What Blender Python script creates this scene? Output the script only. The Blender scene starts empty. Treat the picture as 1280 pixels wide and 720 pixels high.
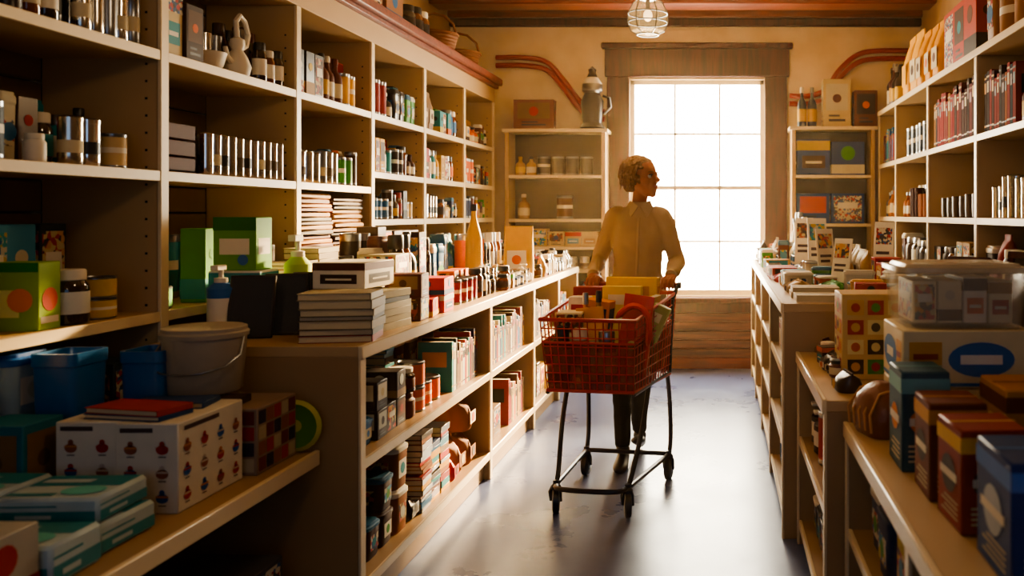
import bpy, math, random
from mathutils import Matrix, Vector
from math import sin, cos, pi, radians
scene = bpy.context.scene
COL = scene.collection
try:
    scene.view_settings.look = 'AgX - Medium High Contrast'
except Exception as e:
    print('look', e)

# ------------------------------------------------------------------ materials
def lin(h):
    h = h.lstrip('#'); r = [int(h[i:i+2], 16)/255 for i in (0, 2, 4)]
    return tuple(((c/12.92) if c <= .04045 else ((c+.055)/1.055)**2.4) for c in r)
MC = {}
def mat(hexc, rough=.55, metal=0., var=.15, scale=14., bump=0., trans=0., alpha=1., name=None, emis=0, coat=0.):
    key = (hexc, rough, metal, var, scale, bump, trans, alpha, emis, coat)
    if key in MC: return MC[key]
    m = bpy.data.materials.new(name or 'mat_'+hexc.strip('#'))
    m.use_nodes = True
    nt = m.node_tree; b = nt.nodes['Principled BSDF']
    c = lin(hexc)
    tc = nt.nodes.new('ShaderNodeTexCoord'); nz = nt.nodes.new('ShaderNodeTexNoise')
    nz.inputs['Scale'].default_value = scale; nz.inputs['Detail'].default_value = 4
    nt.links.new(tc.outputs['Object'], nz.inputs['Vector'])
    mx = nt.nodes.new('ShaderNodeMix'); mx.data_type = 'RGBA'
    mx.inputs['A'].default_value = tuple(x*(1-var) for x in c)+(1,)
    mx.inputs['B'].default_value = tuple(min(1, x*(1+var)) for x in c)+(1,)
    nt.links.new(nz.outputs['Fac'], mx.inputs['Factor'])
    nt.links.new(mx.outputs['Result'], b.inputs['Base Color'])
    b.inputs['Roughness'].default_value = rough; b.inputs['Metallic'].default_value = metal
    if rough >= .5 and not metal: b.inputs['Specular IOR Level'].default_value = .22
    b.inputs['Transmission Weight'].default_value = trans
    b.inputs['Coat Weight'].default_value = coat
    b.inputs['Alpha'].default_value = alpha
    if emis:
        b.inputs['Emission Color'].default_value = c+(1,); b.inputs['Emission Strength'].default_value = emis
    if bump:
        bp = nt.nodes.new('ShaderNodeBump'); bp.inputs['Strength'].default_value = bump; bp.inputs['Distance'].default_value = .01
        nt.links.new(nz.outputs['Fac'], bp.inputs['Height']); nt.links.new(bp.outputs['Normal'], b.inputs['Normal'])
    MC[key] = m
    return m
def mat_wood(hexa, hexb, rough=.45, stretch=(1, 12, 12), scale=3, name='wood', bump=.15):
    m = bpy.data.materials.new(name); m.use_nodes = True
    nt = m.node_tree; b = nt.nodes['Principled BSDF']
    tc = nt.nodes.new('ShaderNodeTexCoord'); mp = nt.nodes.new('ShaderNodeMapping'); mp.inputs['Scale'].default_value = stretch
    nz = nt.nodes.new('ShaderNodeTexNoise'); nz.inputs['Scale'].default_value = scale; nz.inputs['Detail'].default_value = 8
    nz.inputs['Distortion'].default_value = .6
    cr = nt.nodes.new('ShaderNodeValToRGB'); cr.color_ramp.elements[0].position = .3; cr.color_ramp.elements[1].position = .7
    cr.color_ramp.elements[0].color = lin(hexa)+(1,); cr.color_ramp.elements[1].color = lin(hexb)+(1,)
    nt.links.new(tc.outputs['Object'], mp.inputs['Vector']); nt.links.new(mp.outputs[0], nz.inputs['Vector'])
    nt.links.new(nz.outputs['Fac'], cr.inputs[0]); nt.links.new(cr.outputs[0], b.inputs['Base Color'])
    bp = nt.nodes.new('ShaderNodeBump'); bp.inputs['Strength'].default_value = bump; bp.inputs['Distance'].default_value = .005
    nt.links.new(nz.outputs['Fac'], bp.inputs['Height']); nt.links.new(bp.outputs['Normal'], b.inputs['Normal'])
    b.inputs['Roughness'].default_value = rough
    return m
def mat_print(cols, scale=60, rough=.5):
    """printed packaging: voronoi cells in a few colours"""
    key = ('print', tuple(cols), scale)
    if key in MC: return MC[key]
    m = bpy.data.materials.new('printed_card'); m.use_nodes = True
    nt = m.node_tree; b = nt.nodes['Principled BSDF']
    tc = nt.nodes.new('ShaderNodeTexCoord'); vo = nt.nodes.new('ShaderNodeTexVoronoi'); vo.inputs['Scale'].default_value = scale
    sp = nt.nodes.new('ShaderNodeSeparateColor'); cr = nt.nodes.new('ShaderNodeValToRGB'); cr.color_ramp.interpolation = 'CONSTANT'
    n = len(cols)
    while len(cr.color_ramp.elements) < n: cr.color_ramp.elements.new(.5)
    for i, c in enumerate(cols):
        cr.color_ramp.elements[i].position = i/n; cr.color_ramp.elements[i].color = lin(c)+(1,)
    nt.links.new(tc.outputs['Object'], vo.inputs['Vector']); nt.links.new(vo.outputs['Color'], sp.inputs[0])
    nt.links.new(sp.outputs[0], cr.inputs[0]); nt.links.new(cr.outputs[0], b.inputs['Base Color'])
    b.inputs['Roughness'].default_value = rough; b.inputs['Specular IOR Level'].default_value = .22
    MC[key] = m
    return m

CREAM = mat('#b8986a', .42, var=.08, scale=5, name='painted_shelf')
CREAM2 = mat('#9c7c52', .45, var=.1, scale=6, name='painted_counter')
EDGE = mat('#dcc8a0', .35, var=.05, name='shelf_edge')
SLAT = mat('#806442', .55, var=.15, scale=4, name='slatwall')
DARKWOOD = mat_wood('#2c0c0a', '#521c16', .6, (12, 12, 1), name='dark_wood')
DARKWOOD.node_tree.nodes['Principled BSDF'].inputs['Specular IOR Level'].default_value = .2
REDWOOD = mat_wood('#5a200c', '#8a3c1c', .4, (1, 10, 10), name='crown_wood')
PLANK = mat_wood('#3c1c0e', '#7a4222', .45, (1, 14, 14), name='plank_wood')
BACKDK = mat('#2c1a0e', .7, var=.2, scale=5, name='cabinet_back')
STEEL = mat('#8a8d92', .28, 1., var=.1)
CHROME = mat('#d8d8d8', .14, 1., var=.05)
BLACK = mat('#101013', .35)
WHITE = mat('#d8d0bc', .5, var=.05)
PAPER = mat('#c4b694', .7, var=.08)
KRAFT = mat('#8a5428', .75, var=.15)
GLASSD = mat('#2a1a10', .08, coat=.5)
AMBER = mat('#6a3410', .1, coat=.4)
def P(*hx, **k): return [mat(h, **k) for h in hx]
WARM = P('#a8241a', '#d09a20', '#b9a070', '#5a2a12', '#c85c12', '#c8ac74', '#2c1a12', '#8a1612', '#40220f')
COOL = P('#125a8a', '#148088', '#b8b8a8', '#102c58', '#3f7a94', '#b89c20', '#c6bfa4', '#142430', '#3f8a30')
NEUT = P('#a8906a', '#7a5c38', '#2c1e16', '#bda97a', '#5a3e26', '#a07a40', '#3a2616')
MIXD = WARM + COOL + NEUT
RICH = P('#a8241a', '#d09a20', '#125a8a', '#3f8a30', '#5a2a12', '#c85c12', '#8a1612', '#148088', '#2c1a12', '#c8ac74', '#40220f', '#102c58')
DARKS = P('#141214', '#241814', '#341d0c', '#142838', '#40240f', '#4a1410', rough=.3)
SPINE = P('#b8862a', '#a88c54', '#141214', '#7a1410', '#5a2a12')
SILV = [STEEL, CHROME, mat('#b9b4aa', .2, 1.)]
PRINTS = [mat_print(('#a82a1e', '#bda97a', '#2a2a30', '#c88c20')), mat_print(('#145a8a', '#b9b4a0', '#1c8a90', '#b89c30')),
          mat_print(('#5a3018', '#b09868', '#9a3c1c', '#2c1c14')), mat_print(('#c8bfa4', '#c8bfa4', '#a8302a', '#245080', '#3a3a3a'), 70)]

# ------------------------------------------------------------------ mesh builder
class MB:
    def __init__(s):
        s.v = []; s.f = []; s.m = []; s.mats = []; s.T = Matrix.Identity(4)
    def mi(s, m):
        if m not in s.mats: s.mats.append(m)
        return s.mats.index(m)
    def raw(s, vs, fs, ms):
        o = len(s.v); T = s.T
        s.v += [tuple(T @ Vector(p)) for p in vs]
        for i, f in enumerate(fs):
            s.f.append(tuple(o+k for k in f))
            s.m.append(s.mi(ms[i] if isinstance(ms, list) else ms))
    def box(s, x0, x1, y0, y1, z0, z1, m, b=.002):
        lo = (x0, y0, z0); hi = (x1, y1, z1)
        b = min(b, .45*min(hi[i]-lo[i] for i in range(3)))
        vs = []; idx = {}
        for sx in (0, 1):
            for sy in (0, 1):
                for sz in (0, 1):
                    sg = (sx, sy, sz)
                    for a in range(3):
                        p = [(hi[k] if sg[k] else lo[k]) + (0 if k == a else (-b if sg[k] else b)) for k in range(3)]
                        idx[(sg, a)] = len(vs); vs.append(p)
        fs = []
        for a in range(3):
            u, w = [(1, 2), (0, 2), (0, 1)][a]
            for sg in (0, 1):
                f = []
                for (i, j) in ((0, 0), (1, 0), (1, 1), (0, 1)):
                    c = [0, 0, 0]; c[a] = sg; c[u] = i; c[w] = j; f.append(idx[(tuple(c), a)])
                fs.append(f)
        for a in range(3):
            u, w = [(1, 2), (0, 2), (0, 1)][a]
            for i in (0, 1):
                for j in (0, 1):
                    c0 = [0]*3; c1 = [0]*3; c1[a] = 1; c0[u] = c1[u] = i; c0[w] = c1[w] = j
                    c0 = tuple(c0); c1 = tuple(c1)
                    fs.append([idx[(c0, u)], idx[(c1, u)], idx[(c1, w)], idx[(c0, w)]])
        for c in [(i, j, k) for i in (0, 1) for j in (0, 1) for k in (0, 1)]:
            fs.append([idx[(c, 0)], idx[(c, 1)], idx[(c, 2)]])
        ctr = Vector([(lo[i]+hi[i])/2 for i in range(3)])
        for n, f in enumerate(fs):
            q = [Vector(vs[k]) for k in f]
            nr = (q[1]-q[0]).cross(q[2]-q[0]); cc = sum(q, Vector())/len(q)
            if nr.dot(cc-ctr) < 0: fs[n] = f[::-1]
        s.raw(vs, fs, m)
    def lathe(s, prof, seg=16, x=0, y=0, z=0, sx=1, sy=1):
        """prof: list of (r,z,mat)"""
        vs = []; fs = []; ms = []
        for (r, zz, _) in prof:
            for j in range(seg):
                a = 2*pi*j/seg; vs.append((x+r*sx*cos(a), y+r*sy*sin(a), z+zz))
        for i in range(len(prof)-1):
            for j in range(seg):
                k = (j+1) % seg
                fs.append((i*seg+j, i*seg+k, (i+1)*seg+k, (i+1)*seg+j)); ms.append(prof[i][2])
        fs.append(tuple(range(seg))[::-1]); ms.append(prof[0][2])
        n = len(prof)-1
        fs.append(tuple(n*seg+j for j in range(seg))); ms.append(prof[n][2])
        s.raw(vs, fs, ms)
    def tube(s, pts, rad, m, seg=8, flat=1., up=None):
        pts = [Vector(p) for p in pts]; n = len(pts)
        if not isinstance(rad, (list, tuple)): rad = [rad]*n
        vs = []; fs = []
        prev = None
        for i, p in enumerate(pts):
            t = (pts[min(i+1, n-1)]-pts[max(i-1, 0)]).normalized()
            if prev is None:
                ref = Vector(up) if up else (Vector((0, 0, 1)) if abs(t.z) < .9 else Vector((0, 1, 0)))
            else: ref = prev
            a = (ref - t*ref.dot(t)).normalized(); prev = a; b = t.cross(a)
            for j in range(seg):
                q = 2*pi*j/seg; vs.append(p + a*cos(q)*rad[i]*flat + b*sin(q)*rad[i])
        for i in range(n-1):
            for j in range(seg):
                k = (j+1) % seg; fs.append((i*seg+j, i*seg+k, (i+1)*seg+k, (i+1)*seg+j))
        fs.append(tuple(range(seg))[::-1]); fs.append(tuple((n-1)*seg+j for j in range(seg)))
        s.raw(vs, fs, m)
    def loft(s, rings, m, seg=20):
        """rings: (cx,cy,cz,rx,ry) horizontal ellipses bottom->top"""
        vs = []; fs = []
        for (cx, cy, cz, rx, ry) in rings:
            for j in range(seg):
                a = 2*pi*j/seg; vs.append((cx+rx*cos(a), cy+ry*sin(a), cz))
        n = len(rings)
        for i in range(n-1):
            for j in range(seg):
                k = (j+1) % seg; fs.append((i*seg+j, i*seg+k, (i+1)*seg+k, (i+1)*seg+j))
        fs.append(tuple(range(seg))[::-1]); fs.append(tuple((n-1)*seg+j for j in range(seg)))
        s.raw(vs, fs, m)
    def ball(s, c, r, m, seg=10, rings=7, sc=(1, 1, 1)):
        vs = []; fs = []
        for i in range(rings+1):
            t = -pi/2+.12+(pi-.24)*i/rings
            for j in range(seg):
                a = 2*pi*j/seg; vs.append((c[0]+r*sc[0]*cos(t)*cos(a), c[1]+r*sc[1]*cos(t)*sin(a), c[2]+r*sc[2]*sin(t)))
        for i in range(rings):
            for j in range(seg):
                k = (j+1) % seg; fs.append((i*seg+j, i*seg+k, (i+1)*seg+k, (i+1)*seg+j))
        fs.append(tuple(range(seg))[::-1]); fs.append(tuple(rings*seg+j for j in range(seg)))
        s.raw(vs, fs, m)
    def obj(s, name, parent=None, bevel=0, smooth=True):
        me = bpy.data.meshes.new(name); me.from_pydata(s.v, [], s.f)
        for m in s.mats: me.materials.append(m)
        me.polygons.foreach_set('material_index', s.m)
        if smooth:
            me.polygons.foreach_set('use_smooth', [True]*len(s.f))
            me.set_sharp_from_angle(angle=radians(38))
        me.update()
        o = bpy.data.objects.new(name, me); COL.objects.link(o)
        if parent: o.parent = parent
        return o
def empty(name, loc=(0, 0, 0)):
    e = bpy.data.objects.new(name, None); e.location = loc; COL.objects.link(e); e.empty_display_size = .1
    return e

# ------------------------------------------------------------------ product kinds (local: centre 0,0, base z=0, front -Y)
def panel(mb, w, d, side, u0, u1, v0, v1, m, h, off=.0009):
    o = off
    if side == 0: q = [(u0*w, -d/2-o, v0*h), (u1*w, -d/2-o, v0*h), (u1*w, -d/2-o, v1*h), (u0*w, -d/2-o, v1*h)]
    elif side == 1: q = [(w/2+o, u0*d, v0*h), (w/2+o, u1*d, v0*h), (w/2+o, u1*d, v1*h), (w/2+o, u0*d, v1*h)]
    elif side == 2: q = [(-w/2-o, u1*d, v0*h), (-w/2-o, u0*d, v0*h), (-w/2-o, u0*d, v1*h), (-w/2-o, u1*d, v1*h)]
    else: q = [(u0*w, (v0-.5)*d, h+o), (u1*w, (v0-.5)*d, h+o), (u1*w, (v1-.5)*d, h+o), (u0*w, (v1-.5)*d, h+o)]
    mb.raw(q, [(0, 1, 2, 3)], m)
def disc(mb, w, d, side, u, v, r, m, h, off=.0014, n=14, sx=1.):
    vs = []
    for j in range(n):
        a = 2*pi*j/n; du = r*cos(a)*sx; dv = r*sin(a)
        if side == 0: vs.append((u*w+du, -d/2-off, v*h+dv))
        elif side == 1: vs.append((w/2+off, u*d+du, v*h+dv))
        elif side == 2: vs.append((-w/2-off, u*d-du, v*h+dv))
        else: vs.append((u*w+du, (v-.5)*d+dv, h+off))
    mb.raw(vs, [tuple(range(n))], m)
def k_carton(mb, w, d, h, c, R):
    mb.box(-w/2, w/2, -d/2, d/2, 0, h, c, .0025)
    st = R.randrange(4); c2 = R.choice(MIXD+PRINTS); c3 = R.choice(MIXD)
    for sd in (0, 1, 2):
        ww = w if sd == 0 else d
        if st == 0:
            panel(mb, w, d, sd, -.4, .4, .35, .9, c2, h); disc(mb, w, d, sd, 0, .6, min(ww, h)*.16, c3, h)
            panel(mb, w, d, sd, -.3, .3, .12, .17, BLACK, h); panel(mb, w, d, sd, -.3, .1, .22, .26, BLACK, h)
        elif st == 1:
            panel(mb, w, d, sd, -.5, .5, .05, .32, c2, h); disc(mb, w, d, sd, 0, .66, min(ww, h)*.22, c3, h)
        elif st == 2:
            panel(mb, w, d, sd, -.42, .42, .08, .92, R.choice(PRINTS), h)
            panel(mb, w, d, sd, -.3, .3, .5, .7, WHITE, h, .0018)
        else:
            panel(mb, w, d, sd, -.5, .5, .7, .97, c2, h); panel(mb, w, d, sd, -.35, .35, .2, .55, c3, h)
            panel(mb, w, d, sd, -.25, .25, .33, .4, WHITE, h, .0018)
def k_book(mb, w, d, h, c, R):
    mb.box(-w/2, w/2, -d/2, d/2-.003, 0, h, c, .0015)
    mb.box(-w/2+.002, w/2-.002, -d/2+.004, d/2, .003, h+.0005, PAPER, .0005)
    c2 = R.choice(SPINE)
    panel(mb, w, d, 0, -.35, .35, .66, .84, c2, h); panel(mb, w, d, 0, -.5, .5, .1, .13, c2, h); panel(mb, w, d, 0, -.5, .5, .9, .93, c2, h)
    for sd in (1, 2): panel(mb, w, d, sd, -.35, .35, .5, .8, c2, h)
def k_can(mb, w, d, h, c, R):
    r = w/2; lab = c; s = STEEL
    mb.lathe([(r*.94, 0, s), (r, .004, s), (r, h*.1, s), (r*.985, h*.11, lab), (r*.985, h*.45, R.choice([lab, WHITE])), (r*.985, h*.6, lab),
              (r*.985, h*.89, s), (r, h*.9, s), (r, h-.003, s), (r*.93, h, s), (r*.9, h-.004, s), (.001, h-.004, s)], 14)
LABB = mat('#5a4630')
def k_silver(mb, w, d, h, c, R):
    r = w/2; s = R.choice(SILV); l = R.choice([s, s, BLACK, LABB, PAPER])
    mb.lathe([(r*.9, 0, s), (r, .005, s), (r, h*.25, l), (r, h*.5, s), (r, h*.86, s), (r*1.03, h*.865, s), (r*1.03, h*.95, s), (r*.8, h*.98, s), (r*.25, h, s), (.001, h, s)], 14)
def k_jar(mb, w, d, h, c, R):
    r = w/2; g = R.choice([GLASSD, AMBER, c]); lid = R.choice([STEEL, WHITE, BLACK, c]); lb = R.choice([PAPER, WHITE, c, c])
    mb.lathe([(r*.85, 0, g), (r, .006, g), (r, h*.2, lb), (r*1.005, h*.21, lb), (r*1.005, h*.6, g), (r, h*.61, g), (r, h*.7, g), (r*.78, h*.8, lid), (r*.84, h*.81, lid),
              (r*.84, h*.97, lid), (r*.78, h, lid), (.001, h, lid)], 14)
def k_bottle(mb, w, d, h, c, R):
    r = w/2; lid = R.choice([STEEL, BLACK, WHITE, c]); lb = R.choice([PAPER, WHITE, mat('#c9a13c')])
    mb.lathe([(r*.85, 0, c), (r, .006, c), (r, h*.14, lb), (r*1.01, h*.15, lb), (r*1.01, h*.45, c), (r, h*.46, c), (r, h*.55, c), (r*.85, h*.63, c), (r*.4, h*.72, c), (r*.34, h*.86, lid),
              (r*.42, h*.865, lid), (r*.42, h*.98, lid), (r*.36, h, lid), (.001, h, lid)], 12)
def k_pump(mb, w, d, h, c, R):
    r = w/2
    mb.lathe([(r*.9, 0, c), (r, .006, c), (r, h*.2, WHITE), (r, h*.55, c), (r, h*.68, c), (r*.5, h*.76, WHITE), (r*.5, h*.82, WHITE), (r*.18, h*.83, WHITE), (r*.18, h*.95, WHITE), (.001, h*.95, WHITE)], 12)
    mb.box(-r*.3, r*.3, -r*1.0, r*.3, h*.93, h, WHITE)
def rrect_ring(w, d, r, n=4):
    pts = []
    for (cx, cy, a0) in ((w/2-r, d/2-r, 0), (-w/2+r, d/2-r, pi/2), (-w/2+r, -d/2+r, pi), (w/2-r, -d/2+r, 1.5*pi)):
        for i in range(n): a = a0+pi/2*i/(n-1); pts.append((cx+r*cos(a), cy+r*sin(a)))
    return pts
def rloft(mb, secs):
    vs = []; fs = []; ms = []; n = 16
    for (w, d, r, z, m) in secs:
        vs += [(p[0], p[1], z) for p in rrect_ring(w, d, r)]
    for i in range(len(secs)-1):
        for j in range(n):
            k = (j+1) % n; fs.append((i*n+j, i*n+k, (i+1)*n+k, (i+1)*n+j)); ms.append(secs[i][4])
    fs.append(tuple(range(n))[::-1]); ms.append(secs[0][4])
    L = len(secs)-1; fs.append(tuple(L*n+j for j in range(n))); ms.append(secs[L][4])
    mb.raw(vs, fs, ms)
def k_tub(mb, w, d, h, c, R, lid=None):
    lid = lid or R.choice([WHITE, c, mat('#1e5a78')]); q = min(w, d)*.18
    rloft(mb, [(w*.86, d*.86, q, 0, c), (w*.9, d*.9, q, .006, c), (w*.96, d*.96, q, h*.8, c), (w*.96, d*.96, q, h*.83, lid), (w, d, q, h*.84, lid), (w, d, q, h*.93, lid),
               (w*.95, d*.95, q, h*.95, lid), (w*.9, d*.9, q, h*.95, lid), (w*.88, d*.88, q, h, lid), (w*.5, d*.5, q*.5, h, lid)])
    for sd in (0, 1, 2):
        panel(mb, w*.95, d*.95, sd, -.3, .3, .25, .65, R.choice([WHITE, PAPER]+PRINTS), h); disc(mb, w*.95, d*.95, sd, 0, .45, h*.13, R.choice(COOL), h)
def k_bin(mb, w, d, h, c, R):
    q = min(w, d)*.15; t = .006
    rloft(mb, [(w*.82, d*.82, q, 0, c), (w*.84, d*.84, q, .004, c), (w*.95, d*.95, q, h*.9, c), (w, d, q, h*.91, c), (w, d, q, h, c), (w-3*t, d-3*t, q, h, c),
               (w*.95-3*t, d*.95-3*t, q, h*.85, c), (w*.8, d*.8, q, h*.3, c), (w*.4, d*.4, q*.5, h*.3, c)])
def k_pouch(mb, w, d, h, c, R):
    c2 = R.choice([PAPER, WHITE, c])
    secs = [(w*.95, d*.9, d*.3, 0), (w, d, d*.4, h*.1), (w*1.02, d*1.05, d*.45, h*.35), (w*.98, d*.8, d*.35, h*.65), (w*.96, d*.3, d*.12, h*.85), (w*.97, d*.1, d*.04, h*.9), (w*.97, d*.08, d*.03, h)]
    rloft(mb, [(a, b, r, z, c) for i, (a, b, r, z) in enumerate(secs)])
    panel(mb, w, d*1.05, 0, -.32, .32, .2, .55, c2, h, .003); disc(mb, w, d*1.05, 0, 0, .38, w*.16, R.choice(WARM), h, .005)
def k_mug(mb, w, d, h, c, R):
    r = w*.4
    mb.lathe([(r*.8, 0, c), (r*.95, .005, c), (r, h*.3, c), (r, h, c), (r*.9, h, c), (r*.88, h*.2, c), (.001, h*.2, c)], 14)
    pts = [(r*.95+.6*r*sin(t), 0, h*.5-h*.28*cos(t)) for t in [pi*i/6 for i in range(7)]]
    mb.tube(pts, r*.12, c, 6)
def k_bowl(mb, w, d, h, c, R):
    r = w/2
    mb.lathe([(r*.45, 0, c), (r*.5, .006, c), (r*.8, h*.35, c), (r, h, c), (r*.94, h, c), (r*.72, h*.4, c), (.001, h*.15, c)], 18)
def k_stack(mb, w, d, h, c, R):
    z = 0
    T0 = mb.T.copy()
    while z < h-.012:
        t = R.uniform(.012, .032); t = min(t, h-z)
        mb.T = T0 @ Matrix.Translation((R.uniform(-.004, .004), R.uniform(-.004, .004), z)) @ Matrix.Rotation(R.uniform(-.04, .04), 4, 'Z')
        cc = R.choice(CUR[0])
        mb.box(-w/2, w/2, -d/2, d/2, 0, .002, cc, .0005); mb.box(-w/2+.003, w/2-.003, -d/2+.003, d/2-.003, .002, t-.002, PAPER, .0005)
        mb.box(-w/2, w/2, -d/2, d/2, t-.0025, t, cc, .0005); mb.box(-w/2, w/2, -d/2-.001, -d/2+.003, 0, t, cc, .001)
        if w < .3: mb.box(w/2-.003, w/2+.001, -d/2, d/2, 0, t, cc, .001) if R.random() < .4 else None
        z += t
    mb.T = T0
def k_cloth(mb, w, d, h, c, R):
    """folded fabric: rounded soft layers"""
    z = 0; T0 = mb.T.copy()
    while z < h-.02:
        t = min(R.uniform(.016, .028), h-z); cc = R.choice(CUR[0]); mb.T = T0 @ Matrix.Translation((R.uniform(-.004, .004), R.uniform(-.01, .01), z))
        mb.box(-w/2, w/2, -d/2, d/2, 0, t*.98, cc, t*.25)
        z += t
    mb.T = T0
KIND = dict(carton=(k_carton, 'product_boxes'), book=(k_book, 'books'), can=(k_can, 'tin_cans'), silver=(k_silver, 'metal_canisters'), jar=(k_jar, 'lidded_jars'),
            bottle=(k_bottle, 'bottles'), pump=(k_pump, 'pump_bottles'), tub=(k_tub, 'food_tubs'), bin=(k_bin, 'storage_bins'), pouch=(k_pouch, 'paper_pouches'), mug=(k_mug, 'mugs'), bowl=(k_bowl, 'bowls'),
            stack=(k_stack, 'book_stacks'), cloth=(k_cloth, 'folded_textiles'), mix=(None, 'assorted_groceries'))
MIXK = ['carton', 'jar', 'bottle', 'can', 'carton', 'tub', 'jar', 'silver', 'pump', 'pouch']
CUR = [MIXD]
SEED = [100]
RK = ('can', 'silver', 'jar', 'bottle', 'pump', 'mug', 'bowl')
def row(kind, side, xf, a0, a1, z, w=(.06, .08), h=(.1, .15), d=None, pal=None, rows=1, inset=.02, gap=.004, skip=0., jit=.03, name=None, stackn=1, turn=0, mixk=None, grow=0.):
    SEED[0] += 1; R = random.Random(SEED[0]); nm = KIND[kind][1]; pal = pal or MIXD; CUR[0] = pal
    mb = MB(); off = inset
    for r in range(rows):
        a = a0+R.uniform(0, .015); dm = 0; n = 0
        while True:
            if n <= 0:
                kk = R.choice(mixk or MIXK) if kind == 'mix' else kind
                c = R.choice(pal); hh = R.uniform(*h)*(1+grow*r); ww = R.uniform(*w)
                n = R.choice([1, 1, 2, 3]) if kk in ('carton', 'tub', 'pouch', 'bin', 'jar', 'bottle', 'pump') else R.choice([2, 3, 4])
            n -= 1
            roundk = kk in RK
            if kk in ('book', 'stack', 'cloth'): hh = R.uniform(*h); ww = R.uniform(*w); c = R.choice(pal)
            dd = ww if roundk else (R.uniform(*d) if d else ww)
            if a+ww > a1: break
            if R.random() >= skip:
                u = a+ww/2; o2 = off+(R.uniform(0, .015) if jit > .01 else 0)
                if side == 'L': T = Matrix.Translation((xf-o2-dd/2, u, z)) @ Matrix.Rotation(pi/2, 4, 'Z')
                elif side == 'R': T = Matrix.Translation((xf+o2+dd/2, u, z)) @ Matrix.Rotation(-pi/2, 4, 'Z')
                else: T = Matrix.Translation((u, xf+o2+dd/2, z))
                zz = 0
                for q in range(stackn if stackn == 1 else R.randint(1, stackn)):
                    mb.T = T @ Matrix.Translation((0, 0, zz)) @ Matrix.Rotation(R.uniform(-jit, jit)+turn, 4, 'Z')
                    KIND[kk][0](mb, ww*.97, dd*.97, hh, c, R); zz += hh
            a += ww+gap; dm = max(dm, dd)
        off += dm+.018
    if not mb.v: return None
    return mb.obj(name or nm)
def single(kind, name, x, y, z, w, d, h, c, rz=0, seed=1, tilt=None, **k):
    mb = MB(); mb.T = Matrix.Translation((x, y, z)) @ Matrix.Rotation(rz, 4, 'Z')
    if tilt: mb.T = mb.T @ Matrix.Rotation(tilt, 4, 'X')
    CUR[0] = k.pop('pal', MIXD)
    KIND[kind][0](mb, w, d, h, c, random.Random(seed), **k)
    return mb.obj(name)

# ------------------------------------------------------------------ room
XL, XR, YB, YF, ZC = -2.42, 1.80, 7.90, -1.9, 3.20
def plaster(name, a, b, sc=3, bump=.08, rough=.8):
    m = bpy.data.materials.new(name); m.use_nodes = True; nt = m.node_tree; bs = nt.nodes['Principled BSDF']
    tc = nt.nodes.new('ShaderNodeTexCoord'); nz = nt.nodes.new('ShaderNodeTexNoise'); nz.inputs['Scale'].default_value = sc; nz.inputs['Detail'].default_value = 10
    cr = nt.nodes.new('ShaderNodeValToRGB'); cr.color_ramp.elements[0].color = lin(a)+(1,); cr.color_ramp.elements[1].color = lin(b)+(1,)
    cr.color_ramp.elements[0].position = .35; cr.color_ramp.elements[1].position = .65
    nt.links.new(tc.outputs['Object'], nz.inputs[0]); nt.links.new(nz.outputs['Fac'], cr.inputs[0]); nt.links.new(cr.outputs[0], bs.inputs['Base Color'])
    bp = nt.nodes.new('ShaderNodeBump'); bp.inputs['Strength'].default_value = bump; nt.links.new(nz.outputs['Fac'], bp.inputs['Height']); nt.links.new(bp.outputs[0], bs.inputs['Normal'])
    bs.inputs['Roughness'].default_value = rough
    return m
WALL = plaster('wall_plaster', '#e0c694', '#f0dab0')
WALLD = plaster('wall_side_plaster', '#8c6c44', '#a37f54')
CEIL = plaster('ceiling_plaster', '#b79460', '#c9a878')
FLOOR = bpy.data.materials.new('polished_concrete'); FLOOR.use_nodes = True
nt = FLOOR.node_tree; bs = nt.nodes['Principled BSDF']
tc = nt.nodes.new('ShaderNodeTexCoord'); nz = nt.nodes.new('ShaderNodeTexNoise'); nz.inputs['Scale'].default_value = 1.8; nz.inputs['Detail'].default_value = 9; nz.inputs['Roughness'].default_value = .62
cr = nt.nodes.new('ShaderNodeValToRGB'); cr.color_ramp.elements[0].color = lin('#46507a')+(1,); cr.color_ramp.elements[1].color = lin('#6e7ca4')+(1,)
cr.color_ramp.elements[0].position = .3; cr.color_ramp.elements[1].position = .72
mr = nt.nodes.new('ShaderNodeMapRange'); mr.inputs['To Min'].default_value = .18; mr.inputs['To Max'].default_value = .40
nt.links.new(tc.outputs['Object'], nz.inputs[0]); nt.links.new(nz.outputs['Fac'], cr.inputs[0]); nt.links.new(cr.outputs[0], bs.inputs['Base Color'])
nt.links.new(nz.outputs['Fac'], mr.inputs['Value']); nt.links.new(mr.outputs[0], bs.inputs['Roughness'])
bp = nt.nodes.new('ShaderNodeBump'); bp.inputs['Strength'].default_value = .05; nt.links.new(nz.outputs['Fac'], bp.inputs['Height']); nt.links.new(bp.outputs[0], bs.inputs['Normal'])
bs.inputs['Specular IOR Level'].default_value = .7
bs.inputs['Specular Tint'].default_value = (.75, .86, 1, 1)

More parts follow.
